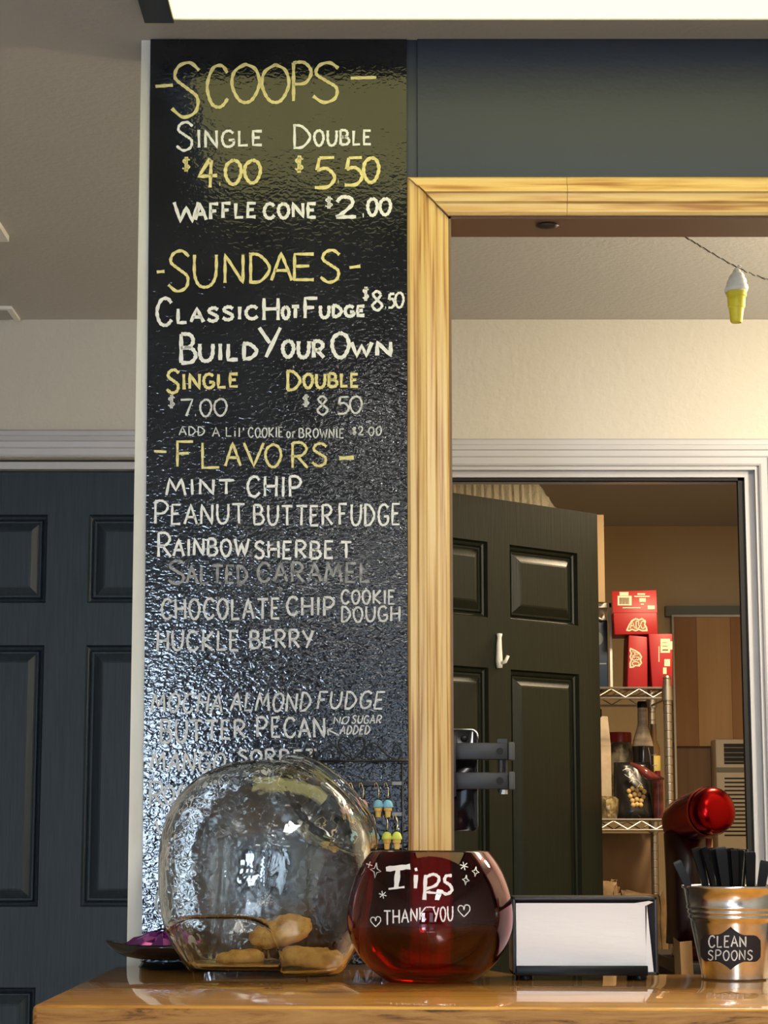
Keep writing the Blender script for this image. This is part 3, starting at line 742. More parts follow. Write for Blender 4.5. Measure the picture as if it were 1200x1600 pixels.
m.box((NX0+.006, YN+.008, NZ0+.005), (NX1-.014, YN+D*.48, zi1-.002))
q = [(xi1-.006, YN+.003, zi1-.004), (NX1-.0045, YN+.001, NZ1-.006), (NX1-.010, YN+.0005, NZ1-.0045), (xi1-.016, YN+.003, zi1+.001)]
m.add(q, [[0, 1, 2, 3]])
q = [(xi1-.004, YN+.003, NZ0+.006), (xi1-.001, YN+.001, NZ0+.004), (xi1+.006, YN+.0005, NZ0+.002), (xi1-.001, YN+.002, zi1)]
m.add(q, [[0, 1, 2, 3]])
m.build('napkins', M['paper'], nt, smooth=True, auto=.8)
m = MB(); xl0, xl1 = xat(806, 1515, YN), xat(1011, 1515, YN)
m.box((xl0, YN-.010, NZ0), (xl1, YN, NZ0+.0035)); m.box((xl0, YN-.0105, NZ0), (xl1, YN-.0085, zat(1509, YN-.01)))
m.build('front_lip', M['black_plastic'], nt, bevel=.001)
for xx in (822, 1000):
    for yy in (YN+.004, YN+D-.018):
        m = MB(); cx = xat(xx, 1525, YN); m.lathe([(.0005, 0), (.0085, 0), (.0095, .002), (.0085, .0062), (.0005, .0062)], (cx, yy, ZT), 18); m.build('foot', M['black_plastic'], nt, smooth=True, auto=.7)

# ================================================================== PAIL OF SPOONS
PC = Vector((xat(1147, 1500, 2.645), 2.645, ZT)); R0, R1, PH = .0405, .0625, .1135
pt = thing('metal_pail', PC, 'small galvanised metal pail labelled Clean Spoons at the right end', 'pail')
def pr(z): return R0 + (R1-R0)*z/PH
prof = [(.0005, .004), (R0-.003, .004), (R0-.001, .0), (R0+.001, .0005), (R0+.0012, .004)]
zs = [.008, .03, .055, .068]
prof += [(pr(z), z) for z in zs]
for c in (.076, .082, .088):
    prof += [(pr(c-.0028), c-.0028), (pr(c)+.0013, c-.001), (pr(c)+.0013, c+.001), (pr(c+.0028), c+.0028)]
prof += [(pr(.1), .1), (pr(PH)-.0002, PH-.003), (R1+.0012, PH-.002), (R1+.002, PH), (R1+.0012, PH+.0016), (R1-.0004, PH+.001), (R1-.0014, PH-.003)]
prof += [(pr(z)-.0012, z) for z in (.09, .05, .01)] + [(.0005, .0055)]
m = MB(); m.lathe(prof, PC, 72, cap0=True, cap1=True); m.build('pail_body', M['pail'], pt, smooth=True, auto=1.2)
ev = PC + Vector((R1*.98, 0, PH-.014))
MB().lathe([(.0005, 0), (.009, 0), (.009, .003), (.0005, .003)], ev, 16, (1, 0, 0)).build('handle_ear', M['steel'], pt, smooth=True, auto=.7)
def pf(off):
    def f(p):
        q = p - PC; return math.hypot(q.x, q.y) - (pr(q.z) + off)
    return f
def spail(u, v): return hit(u, v, pf(.0002), 2.5, 2.645)
def spl(u, v): return hit(u, v, pf(.0014), 2.5, 2.645)
# label plate: bracket-shaped outline, built as a grid wrapped around the pail
cx, cy = 1141.5, 1482.0
def half(u):  # half height of the plate (px) at offset u
    a = abs(u)
    if a > 47: return 0.5
    if a > 42: return 13 + (47-a)*1.2
    if a > 38: return 19
    if a > 22: return 20.5
    return 20.5 + 13*(1 - a/22)**1.5
xsamp = [-47.5, -47, -45, -42.1, -42, -38, -30] + [-22 + 44*i/20 for i in range(21)] + [30, 38, 42, 42.1, 45, 47, 47.5]
m = MB(); top_o = []; rings = []
for u in xsamp:
    hh = half(u); dy = u*.012
    ring = []
    for surf in (spl, spail):
        col = [surf(cx+u, cy+dy + hh*(k/6)) for k in range(-6, 7)]
        ring += col if surf is spl else col[::-1]
    rings.append(ring)
m.loft(rings); m.build('label_plate', mat('chalk_label', (0.012, 0.011, 0.016), 0.6), pt, smooth=True, auto=.7)
m = MB(); word(m, 'CLEAN', 1107, 1462, 1166, 1480, 2.2, spl, yb1=1479, yt1=1463); word(m, 'SPOONS', 1106, 1485, 1176, 1500, 1.9, spl)
tag(m.build('lettering', M['chalk_t'], pt), 'chalk words Clean Spoons')

def spoon(foot, top, width, label, tw=0.0, group='spoons in the metal pail'):
    foot, top = Vector(foot), Vector(top); ax = (top-foot).normalized(); sd = ax.cross(Vector((math.sin(tw), -math.cos(tw), 0))).normalized(); ft = sd.cross(ax).normalized(); L = (top-foot).length
    rs = []
    for s_, wd, th_ in [(0.0, .22, .0012), (.05, .75, .0016), (.14, 1.0, .0016), (.22, .6, .0018), (.30, .42, .0022), (.6, .62, .002), (.85, .9, .002), (.97, 1.0, .002), (.995, .95, .0018), (1.0, .8, .0014)]:
        c = foot + ax*(s_*L) + ft*(.004*math.sin(PI*s_)); a, b = sd*wd*width/2, ft*th_/1.0
        rs.append([c-a-b, c-a*.82-b*1.5, c-a*.7-b, c+a*.7-b, c+a*.82-b*1.5, c+a-b, c+a+b, c-a+b])
    m = MB(); m.loft(rs)
    return single('spoon', m, M['black_plastic'], foot, label, 'spoon', group, smooth=True, auto=.6)
zf = ZT + .010
spoon((PC.x-.012, PC.y-.012, zf), at(1057, 1345, PC.y-.015), .0105, 'black plastic spoon leaning far left out of the metal pail')
spoon((PC.x+.012, PC.y-.012, zf), at(1196, 1345, PC.y-.018), .0125, 'black plastic spoon leaning far right out of the metal pail')
spoon((PC.x+.016, PC.y-.016, zf), at(1172, 1331, PC.y-.034), .0135, 'black spoon with rimmed handle end, right part of the pail front', .15)
spoon((PC.x-.016, PC.y-.020, zf), at(1087, 1325, PC.y-.03), .011, 'black spoon upright at the left of the pail, next to the far left leaning one', .2)
spoon((PC.x-.008, PC.y-.024, zf), at(1099, 1324, PC.y-.038), .009, 'narrow bluish black spoon handle, second upright one from the left', .5)
spoon((PC.x-.002, PC.y-.018, zf), at(1126, 1323.5, PC.y-.040), .0135, 'wide flat black spoon handle at the middle front of the pail', -.05)
for k, (px, dy, pv) in enumerate([(1108, -.018, 1325), (1114, -.030, 1327), (1118, .002, 1328), (1136, -.024, 1326), (1141, -.008, 1325), (1147, -.028, 1328), (1152, -.010, 1326), (1158, -.022, 1328), (1163, -.002, 1327), (1104, .008, 1329), (1131, .016, 1327), (1149, .020, 1328)]):
    tp = at(px, pv, PC.y+dy); spoon((PC.x+(tp.x-PC.x)*.35, PC.y+dy*.4, zf+.001*k), tp, .0095, 'black spoon handle packed upright among the others in the pail', random.uniform(-.5, .5))

# ================================================================== DARK DISH WITH PURPLE WRAPPER
DC = Vector((xat(260, 1510, 2.826), 2.826, ZT)); dr = .062
dt = thing('dish', DC, 'dark glossy dish with a curled lip, left behind the glass jar', 'dish')
m = MB(); m.lathe([(.0005, .0), (.036, .0), (.038, .003), (.035, .006), (.034, .009), (.036, .0105), (.0005, .0105)], DC, 40); m.build('foot_ring', M['black_gloss'], dt, smooth=True, auto=.8)
dz0, dz1 = zat(1500, 2.79)-ZT, zat(1476, 2.79)-ZT
rs = []; n = 56
for r, z in [(.001, dz0), (.040, dz0), (.051, dz0+.0025), (.058, dz0+.009), (.061, dz1-.004), (.0615, dz1), (.059, dz1), (.0545, dz0+.012), (.044, dz0+.006), (.001, dz0+.005)]:
    ring = []
    for k in range(n):
        a = 2*PI*k/n; f = max(0, math.cos(a-PI))**14; q = (r/.061)**6
        ring.append(DC + Vector(((r + .022*f*q)*math.cos(a), r*math.sin(a)*.92, z + .004*f*q)))
    rs.append(ring)
m = MB(); m.loft(rs); m.build('bowl', mat('dark_glazed_dish', (0.014, 0.009, 0.007), 0.12), dt, smooth=True)
m = MB(); rs = []; rnd = random.Random(4)
pc = DC + Vector((-.006, -.004, dz0+.009)); rings = []
for i, (r, z) in enumerate([(.002, 0), (.030, .0), (.044, .004), (.046, .009), (.036, .016), (.022, .021), (.008, .0225), (.001, .0225)]):
    rings.append([pc + Vector((r*math.cos(2*PI*k/30)*(1 + .12*math.sin(k*2.1+i)), r*.72*math.sin(2*PI*k/30)*(1+.1*math.sin(k*1.7)), z*(1 + .22*math.sin(k*1.3+i*.7)))) for k in range(30)])
m.loft(rings)
single('candy_wrapper', m, mat('purple_foil', (0.40, 0.10, 0.52), 0.22, metal=1.0), pc, 'shiny purple foil wrapper lying in the dark dish', 'wrapper', smooth=True, auto=.35)
m = MB(); wq = DC + Vector((.030, -.018, dz0+.010))
m.lathe([(.0006, 0), (.008, .001), (.010, .006), (.0075, .014), (.003, .0185), (.0006, .019)], wq, 14)
single('mint', m, M['white_plastic'], wq, 'small white mint in the dark dish beside the glass jar', 'candy', smooth=True)

# ================================================================== EARRING RACK
YR = 2.855
rt = thing('earring_rack', (xat(556, 1400, YR), YR, ZT), 'black wire earring rack with a heart scroll on top, behind the jar', 'earring rack')
def rp(u, v, dy=0): return at(u, v, YR+dy)
m = MB()
xl, xr_ = rp(482, 1250).x, rp(628.5, 1250).x; zt_ = rp(556, 1189).z
for x in (xl, xr_): m.tube([(x, YR, ZT+.004), (x, YR, zt_)], .0013, 8)
m.tube([rp(470, 1189.5), rp(638, 1188.5)], .0016, 8)
for x in (xl, xr_): m.tube([(x, YR-.03, ZT+.0018), (x, YR+.012, ZT+.0018)], .0018, 8)
m.build('frame', M['rack'], rt, smooth=True)
m = MB()
def curve(pts, r=.0011): m.tube([rp(a, b) for a, b in catmull(pts, 6)], r, 7)
hcx, hcy = 549.5, 1160
curve([(550, 1167), (547, 1157), (541, 1152.5), (534, 1153), (529.5, 1159), (531, 1168), (538, 1178), (549.5, 1187)])
curve([(550, 1167), (553, 1157), (560, 1152), (567, 1153), (570.5, 1159), (568, 1169), (560, 1179), (549.5, 1187)])
curve([(478, 1176), (484, 1181), (490, 1174), (486, 1166), (478, 1167), (474, 1176), (478, 1186), (488, 1187), (500, 1178), (512, 1167), (521, 1164), (528, 1170), (531, 1181), (527, 1187), (520, 1184), (519, 1177), (524, 1174)])
curve([(620, 1176), (614, 1172), (617, 1165), (624, 1165), (628, 1176), (622, 1186), (612, 1184), (600, 1175), (590, 1164), (580, 1161), (573, 1168), (571, 1180), (577, 1187), (583, 1182), (580, 1175)])
m.build('heart_scroll', M['rack'], rt, smooth=True)
BARS = [1224, 1272, 1322]
for vv in BARS:
    m = MB(); z = rp(556, vv).z
    m.box((xl, YR-.002, z-.0028), (xr_, YR-.0012, z+.0028)); cb = m.build('cross_bar', M['rack'], rt)
    m2 = MB(); m2.box((xr_-.014, YR-.0026, z-.0024), (xr_-.001, YR-.0019, z+.0024)); m2.build('bar_plate', M['plate'], cb)
ES = {}
def earring_mats(n, c): ES[n] = mat(n + '_glitter_scoop', c, 0.5); bump(ES[n], noise(ES[n], mapped(ES[n], (1,1,1)), 900, 2), .6, .001)
earring_mats('blue', (0.22, 0.52, 0.72)); earring_mats('pink', (0.72, 0.42, 0.44)); earring_mats('lime', (0.66, 0.74, 0.12)); earring_mats('green', (0.35, 0.66, 0.40))
M['cone'] = mat('yellow_cone', (0.76, 0.52, 0.14), 0.5); M['goldwire'] = mat('gold_wire', (0.75, 0.62, 0.36), 0.3, metal=1.0)
def earring(u, vbar, color, label, first={}):
    vtop = vbar + 3; loc = at(u, vtop + 50, YR-.010)
    if color not in first:
        t = thing('earring', loc, label, 'earring', 'cone earrings on the black rack')
        def lp_(du_, dv, dy=0): return at(u+du_, vtop+dv, YR-.010+dy)
        m = MB()
        pts = [(0, 25), (0, 18), (0, 10), (-1, 4), (-2, 0), (-4, -3)]
        m.tube([lp_(a, b, .002 if b > 5 else .004) for a, b in [(0, 22), (1, 14), (1, 8), (-1, 2), (-3, -2), (-5, -1), (-6, 6)]], .00055, 6)
        m.tube([lp_(1, 14, .002), lp_(0, 22, .002)], .0011, 6)
        m.build('ear_wire', M['goldwire'], t, smooth=True)
        s_ = 2.85/3240; c = lp_(0, 33)
        m = MB(); prof = [(.0002, .0075), (.003, .0068), (.0056, .0044), (.0066, .001), (.0074, -.0012), (.0072, -.003), (.0058, -.0036), (.0002, -.0036)]
        m.lathe(prof, c, 20); m.build('scoop', ES[color], t, smooth=True, auto=.9)
        m = MB(); m.lathe([(.0002, -.0034), (.0058, -.0034), (.0056, -.0075), (.0042, -.0085), (.0034, -.0165), (.0002, -.0168)], c, 18); m.build('cone', M['cone'], t, smooth=True, auto=.6)
        first[color] = (t, loc); return t
    t, l0 = first[color]
    return dup(t, loc, label)
earring(591, 1222, 'blue', 'blue ice cream cone earring, upper row, left of the clear pair')
earring(606, 1222, 'blue', 'blue ice cream cone earring, upper row, nearest the pine trim')
earring(585, 1272, 'blue', 'blue ice cream cone earring in the lower row against the jar')
earring(604.5, 1272, 'lime', 'lime green cone earring in the lower row, left of its pair')
earring(620, 1272, 'lime', 'lime green cone earring in the lower row, nearest the pine trim')
earring(567, 1222, 'pink', 'pink cone earring in the upper row at the edge of the jar')
earring(551, 1222, 'pink', 'pink cone earring in the upper row, hidden deeper behind the jar')
earring(568, 1272, 'blue', 'blue cone earring of the lower row seen through the jar')
earring(527, 1272, 'green', 'green cone earring of the lower row seen through the jar')
earring(512, 1272, 'green', 'leftmost green cone earring seen through the jar')

# ================================================================== SWING ARM MOUNT AND PHONE
YA = 2.955
mt = thing('swing_arm_mount', (XI+.004, YA, zat(1243, YA)), 'black two-arm swing mount fixed inside the pine framed opening', 'mount')
def armbox(v0, v1): 
    m = MB(); m.box((XI+.004, YA-.010, zat(v1, YA)), (xat(793, 1170, YA), YA+.010, zat(v0, YA))); return m
for v0, v1 in ((1161, 1187), (1207, 1233)):
    a = armbox(v0, v1).build('arm', M['black_metal'], mt, bevel=.0015)
    m = MB(); m.lathe([(.0004, 0), (.0052, 0), (.0052, -.0008), (.0004, -.0008)][::-1], at(781, (v0+v1)/2, YA-.0102), 20, (0, 1, 0)); m.build('bolt_hole', M['gasket'], a, smooth=True, auto=.6)
    m = MB(); m.box((xat(793.5, 1170, YA), YA-.012, zat(v1+1, YA)), (xat(803, 1170, YA), YA+.012, zat(v0-1, YA))); tag(m.build('end_cap', mat('grey_end_cap', (.07, .07, .065), .5), a, bevel=.002), 'grey end cap')
m = MB(); pz0, pz1 = zat(1238, YA), zat(1154, YA); px_ = xat(787, 1200, YA)
m.lathe([(.0004, pz0), (.0045, pz0), (.0045, pz1), (.0004, pz1)], (px_-.004, YA, 0), 14); m.lathe([(.0004, pz0+.002), (.0022, pz0+.002), (.0022, pz1), (.0004, pz1)], (px_+.003, YA, 0), 10)
m.box((px_-.009, YA-.006, zat(1161, YA)), (px_+.005, YA+.006, zat(1155, YA))); m.build('pivot_pin', M['black_metal'], mt, smooth=True, auto=.6)
m = MB(); m.lathe([(.0004, zat(1241, YA)), (.0055, zat(1241, YA)), (.0055, zat(1234, YA)), (.0004, zat(1234, YA))], (px_, YA, 0), 6); tag(m.build('nut', M['steel'], mt), 'bright steel nut')
m = MB(); m.box((XI+.004, YA-.025, zat(1245, YA)), (XI+.008, YA+.03, zat(1150, YA))); m.build('wall_plate', M['black_metal'], mt, bevel=.001)
m = MB(); m.box((XI+.010, YA+.008, zat(1225, YA)), (XI+.026, YA+.048, zat(1215, YA))); m.build('phone_clamp', M['black_metal'], mt, bevel=.001)
YP = 3.012
ph0, ph1 = at(746, 1140, YP), at(746, 1300, YP)
pp = thing('phone', (ph0.x-.02, YP, ph1.z), 'black phone held by the swing arm mount beside the pine trim', 'phone')
m = MB()
def rr(x0, x1, z0, z1, r, y, n=6):
    out = []
    for cx_, cz_, a0 in ((x1-r, z1-r, 0), (x0+r, z1-r, PI/2), (x0+r, z0+r, PI), (x1-r, z0+r, 1.5*PI)):
        for k in range(n+1): a = a0 + PI/2*k/n; out.append(Vector((cx_+r*math.cos(a), y, cz_+r*math.sin(a))))
    return out
m.prism(rr(ph0.x-.062, ph0.x, ph1.z, ph0.z, .010, YP-.0045), (0, .009, 0)); m.build('body', M['black_gloss'], pp, bevel=.002)
m = MB()
arc = [Vector((q.x, q.y-.0015, q.z)) for q in rr(ph0.x-.062, ph0.x, ph1.z, ph0.z, .010, YP-.003)][:8]
m.tube([Vector((ph0.x-.04, YP-.0045, ph0.z+.0002))] + arc[::-1] + [Vector((ph0.x+.0003, YP-.0045, ph0.z-.014))], .0012, 6); tag(m.build('rim', M['steel'], pp, smooth=True), 'bright metal rim')
m = MB(); m.lathe([(.0004, -.0015), (.0035, -.0015), (.0048, -.001), (.0052, 0), (.0004, 0)], at(725, 1154, YP-.0046), 20, (0, 1, 0)); m.build('camera_lens', M['black_plastic'], pp, smooth=True, auto=.6)

# ================================================================== ICE CREAM STRING LIGHT
YC = 3.25
sc_ = thing('string_light', at(1152, 505, YC), 'yellow soft-serve cone ornament hanging from a thin cord in the opening', 'string light')
m = MB()
def cordp(dv, ph):
    out = []
    pts = [(760, 225), (900, 283), (1055, 362), (1100, 388), (1152, 418), (1200, 437), (1290, 462)]
    cm = catmull(pts, 24)
    for i, (a, b) in enumerate(cm): q = at(a, b, YC); out.append(q + .0011*Vector((0, math.cos(i*.9+ph), math.sin(i*.9+ph))))
    return out
m.tube(cordp(0, 0), .0009, 5); tag(m.build('cord', mat('dark_cord', (0.08, 0.075, 0.05), .6), sc_, smooth=True), 'dark twisted strand')
m = MB(); m.tube(cordp(0, PI), .0009, 5); tag(m.build('cord', mat('pale_cord', (0.55, 0.52, 0.42), .6), sc_, smooth=True), 'pale twisted strand')
cb_ = at(1150.5, 504, YC); ck = YC/3100.0
def cz(v): return zat(v, YC) - cb_.z
cc = MB(); ax_ = Vector((.03, 0, 1))
cc.lathe([(.0005, 0), (8.3*ck, 0), (9.4*ck, .002), (11.8*ck, cz(482)), (13.2*ck, cz(480.5)), (13.4*ck, cz(478)), (14.2*ck, cz(466)), (13.8*ck, cz(464.5)), (15.6*ck, cz(463)), (16.0*ck, cz(457)), (14.5*ck, cz(456)), (.0005, cz(456))], cb_, 32, ax_)
cc.build('cone', mat('bright_yellow_plastic', (0.82, 0.70, 0.05), .45), sc_, smooth=True, auto=.5)
m = MB(); rs = []; sx = cb_ + ax_*cz(458)
L = [(17.5, 456), (18.6, 452), (17.5, 448), (15.2, 445.5), (16.0, 442), (14.6, 438), (12.0, 436), (12.3, 432), (10.0, 429), (7.0, 427), (6.6, 424.5), (4.5, 421), (2.2, 419), (.4, 418)]
for i, (r, v_) in enumerate(L):
    ring = []
    for k in range(28):
        a = 2*PI*k/28; ring.append(cb_ + ax_*(cz(v_) - .0022*math.sin(a - .6)*(1 if i < 11 else .2)) + r*ck*Vector((math.cos(a), math.sin(a), 0)))
    rs.append(ring)
m.loft(rs); m.build('swirl', mat('white_swirl_plastic', (0.85, 0.84, 0.76), .4), sc_, smooth=True)
m = MB(); m.tube([at(1152, 419, YC), at(1154, 415, YC), at(1158, 417, YC)], .0016, 7); m.build('hanger', M['white_plastic'], sc_, smooth=True)

# ================================================================== STORE ROOM GOODS
YF = 6.0                                   # front of the wire shelving
XR1 = xat(1045, 1200, YF); XR0 = XR1 - .90; YRR = YF + .36
zS1 = zat(1075, YF); zS2 = zat(1281, YF)
ws = thing('wire_shelving', ((XR0+XR1)/2, YF+.18, 0), 'chrome wire shelving unit standing behind the open green door', 'shelving')
for x, y in ((XR1, YF), (XR1, YRR), (XR0, YF), (XR0, YRR)):
    m = MB(); pr_ = [(.0005, 0), (.011, 0)]
    z = .02
    while z < zS1+.02: pr_ += [(.0125, z), (.0125, z+.021), (.0112, z+.0225), (.0112, z+.0235)]; z += .025
    pr_ += [(.0125, zS1+.03), (.009, zS1+.036), (.0005, zS1+.037)]
    m.lathe(pr_, (x, y, 0), 12); m.build('post', M['chrome'], ws, smooth=True, auto=.5)
for z in (zS1, zS2, .62, .2):
    m = MB()
    for y in (YF, YRR):
        for dz in (0, -.03): m.tube([(XR0, y, z+dz), (XR1, y, z+dz)], .0035, 6)
        nn = 22; m.tube([(XR0 + (XR1-XR0)*k/nn, y, z - (.003 if k % 2 == 0 else .027)) for k in range(nn+1)], .0022, 5)
    for x in (XR0, XR1):
        for dz in (0, -.03): m.tube([(x, YF, z+dz), (x, YRR, z+dz)], .0035, 6)
    for k in range(1, 36): x = XR0 + (XR1-XR0)*k/36; m.tube([(x, YF, z), (x, YRR, z)], .0016, 4)
    for x in (XR0, XR1):
        for y in (YF, YRR): m.lathe([(.0128, -.036), (.017, -.036), (.0155, .004), (.0128, .004)], (x, y, z), 12)
    m.build('shelf', M['chrome'], ws, smooth=True, auto=.8)
zt1 = zS1 + .0035; zt2 = zS2 + .0035

RED = mat('red_bag_paper', (0.32, 0.008, 0.008), 0.5); PALE = mat('pale_print', (0.72, 0.58, 0.38), 0.6); INK = mat('dark_print', (0.10, 0.06, 0.03), .6)
LOGO_R = mat('logo_brown', (0.30, 0.09, 0.05), .6)
def printing(root, YY, items):
    """items: (kind, ...) flat prints on the face at depth YY"""
    mb = {'p': MB(), 'i': MB(), 'r': MB()}
    sf = lambda u, v: at(u, v, YY)
    for it in items:
        if it[0] == 'rect': _, mk, u0, v0, u1, v1, d = it; MB().prism([at(u0, v1, YY-d), at(u1, v1, YY-d), at(u1, v0, YY-d), at(u0, v0, YY-d)], (0, .0004, 0)).build('label' if mk == 'p' else 'printing', PALE if mk == 'p' else INK, root)
        if it[0] == 'w': _, mk, txt, x0, y0, x1, y1, w, sl_, d = it; word(mb[mk], txt, x0, y0, x1, y1, w, (lambda u, v, d=d: at(u, v, YY-d)), slant=sl_)
        if it[0] == 'poly': _, mk, pts, d = it; mb[mk].prism([at(a, b, YY-d) for a, b in pts], (0, .0004, 0))
    for kx, mm, nn in (('p', PALE, 'label'), ('r', LOGO_R, 'logo_fill'), ('i', INK, 'printing')):
        if mb[kx].v: mb[kx].build(nn, mm, root)
def logo(u, v, s, rot):
    c_, s_ = math.cos(rot), math.sin(rot)
    def R(a, b): return (u + (a*c_ - b*s_)*s, v + (a*s_ + b*c_)*s)
    out = [R(*q) for q in [(-1.0, .55), (-.75, 0), (-.5, -.4), (-.1, -.62), (.2, -.5), (.5, -.62), (.85, -.35), (.8, .0), (.95, .25), (1.0, .6), (.5, .62), (.2, .5), (-.1, .62), (-.45, .5), (-.7, .62)]]
    ins = [R(*q) for q in [(-.84, .48), (-.62, .02), (-.42, -.3), (-.08, -.48), (.2, -.36), (.5, -.48), (.72, -.28), (.66, .04), (.82, .3), (.84, .46), (.5, .48), (.2, .36), (-.1, .48), (-.45, .36), (-.66, .48)]]
    ltr = []
    for ch, x0, x1 in (('A', -.62, -.18), ('B', -.10, .26), ('C', .34, .74)):
        st_ = G[ch]; cu = st_[0] == 'c'
        for q in (st_[1:] if cu else st_): ltr.append([R(x0+(x1-x0)*a, .34-.66*b) for a, b in (catmull(q, 4) if cu else q)])
    return out, ins, ltr
def bag(name, poly_front, depth, YY, label, items, lg=None, base_v=None):
    c = [at(a, b, YY) for a, b in poly_front]; bz = min(q.z for q in c); cxm = sum(q.x for q in c)/len(c)
    t = thing(name, (cxm, YY+depth/2, bz), label, 'coffee bag', 'red bags on the top wire shelf')
    m = MB(); m.prism(c, (0, depth, 0)); m.build('bag_body', RED, t, bevel=.004)
    printing(t, YY, items)
    if lg:
        o_, i_, l_ = lg
        m = MB(); m.prism([at(a, b, YY-.001) for a, b in o_], (0, .0006, 0)); m.build('logo_outline', PALE, t)
        m = MB(); m.prism([at(a, b, YY-.0016) for a, b in i_], (0, .0006, 0)); m.build('logo_fill', LOGO_R, t)
        m = MB()
        for q in l_: ribbon(m, q, 1.4, lambda u, v: at(u, v, YY-.0018))
        m.build('logo_lettering', PALE, t)
    return t
Y1 = YF + .05
vb1 = 1062 + 8
zb = zt1
vfloor = None
def v_of(z, Y):   # pixel row where height z shows at depth Y
    lo, hi = 0, 1600
    for _ in range(40):
        mid = (lo+hi)/2
        if zat(mid, Y) > z: lo = mid
        else: hi = mid
    return lo
vf = v_of(zt1, Y1)
bars = [('rect', 'i', 968+k*1.75, 933.5, 968+k*1.75+(.9 if k % 3 else 1.2), 943, .0014) for k in range(9)]
bag('coffee_bag', [(980, vf), (1012, vf), (1012, 995), (982, 992)], .12, Y1, 'red bag standing on the wire shelf with its logo turned sideways', [], logo(993.5, 1028, 16, PI/2))
bag('coffee_bag', [(1019, vf), (1051, vf), (1051, 990), (1013, 990)], .12, Y1-.012, 'red bag standing at the shelf end with a large pale price label', [('rect', 'p', 1032, 998, 1047, 1020, .0008), ('rect', 'p', 1047, 1002, 1050.5, 1015, .0008), ('rect', 'p', 1036, 1043, 1041.5, 1053, .0008), ('rect', 'p', 1029, 1010, 1030.2, 1034, .0008), ('rect', 'p', 1038, 1030, 1047, 1041, .0008), ('rect', 'i', 1035, 1014.5, 1044, 1016.5, .0014), ('rect', 'i', 1035, 1009, 1043, 1009.8, .0014), ('rect', 'i', 1035, 1003.5, 1042, 1004.2, .0014)])
tb = bag('coffee_bag', [(960, 992), (1028, 991), (1027, 957), (958, 957)], .13, Y1-.004, 'red bag lying across the tops of the two standing red bags', [], logo(995, 976, 17, 0))
m = MB()
zq = [at(957.5, 957.5, Y1-.004), at(1027, 957.5, Y1-.004), at(1025.5, 922, Y1+.02), at(956, 924, Y1+.02)]
m.prism(zq, (0, .006, 0)); fl_ = m.build('flap', RED, tb, bevel=.001); tag(fl_, 'bright red folded flap with labels')
for mk, rects in (('label', [(965, 931, 987, 946), (968, 925, 982, 930.5), (1012, 946, 1023, 952)]), ('label_print', [(991, 931, 1015, 932.8), (996, 927, 1008, 929.5), (999, 934.5, 1009, 940.5), (1001, 943, 1006, 945), (973, 949, 1001, 950.2)])):
    m = MB()
    def fpt(u, v):
        tt = (957.5-v)/35.0; return at(u, v, Y1-.004+.024*tt-.0012)
    for a, b, c_, d_ in rects: MB().prism([fpt(a, d_), fpt(c_, d_), fpt(c_, b), fpt(a, b)], (0, .0006, 0)).build(mk, PALE, tb)
m = MB()
for k in range(9):
    a = 968+k*1.75; m.prism([at(a, 944, Y1+.0032), at(a+(1.0 if k % 3 else 1.4), 944, Y1+.0032), at(a+1.0, 933.5, Y1+.0092), at(a, 933.5, Y1+.0092)], (0, .0004, 0))
m.build('barcode', INK, tb)

# white wire rack with a blue package, carton and wrapped trays above it (mostly behind the door)
Y2 = YF + .10
wr = thing('white_rack', (xat(900, 1060, Y2), Y2+.1, zt1), 'white metal rack on the shelf, edge showing beside the open door', 'rack')
x1 = xat(956.5, 1000, Y2); x0 = x1-.44; ztp = zat(942, Y2); m = MB()
for x in (x0, x1-.008):
    for y in (Y2, Y2+.2): m.box((x, y, zt1), (x+.008, y+.008, ztp))
m.box((x0, Y2, ztp-.014), (x1, Y2+.208, ztp)); m.build('frame', M['white_plastic'], wr, bevel=.001)
m = MB(); nn = 24
m.tube([(x0+.01+(x1-.02-x0)*k/nn, Y2+.004, zat(964 + (4 if k % 2 else 0), Y2)) for k in range(nn+1)], .003, 6)
for k in range(0, nn+1, 2): m.tube([(x0+.01+(x1-.02-x0)*k/nn, Y2+.004, zat(964, Y2)), (x0+.01+(x1-.02-x0)*k/nn, Y2+.004, ztp-.01)], .003, 5)
m.build('wire_panel', M['white_plastic'], wr, smooth=True)
bp = thing('blue_package', (x0+.2, Y2+.1, zt1), 'dark blue package standing inside the white rack', 'package')
m = MB(); m.box((x0+.03, Y2+.012, zt1), (x1-.012, Y2+.19, zat(968, Y2))); m.build('box', mat('dark_blue_print', (0.010, 0.026, 0.060), .5), bp, bevel=.003)
m = MB(); cpk = at(931, 998, Y2+.011); m.lathe([(.0005, 0), (.022, 0), (.022, -.0008), (.0005, -.0008)][::-1], cpk, 24, (0, 1, 0)); m.box((xat(934, 1036, Y2), Y2+.0112, zat(1037.5, Y2)), (xat(948, 1036, Y2), Y2+.012, zat(1035.5, Y2)))
m.build('printing', mat('grey_blue_print', (0.16, 0.19, 0.22), .6), bp)
cw_ = thing('cardboard_carton', (x0+.2, Y2+.1, ztp), 'beige carton on the white rack, its edge showing past the door top', 'carton')
m = MB(); xc1 = xat(945, 900, Y2-.02); m.box((x0-.05, Y2-.02, ztp), (xc1, Y2+.24, zat(804, Y2-.02))); m.build('box', mat('beige_card', (0.42, 0.30, 0.17), .8), cw_, bevel=.002)
zpk = zat(804, Y2-.02)
pk = MB(); xa, xb = xat(690, 780, Y2), xat(880, 780, Y2); rs = []
zc_ = zat(744, Y2); hh = zc_ - zpk
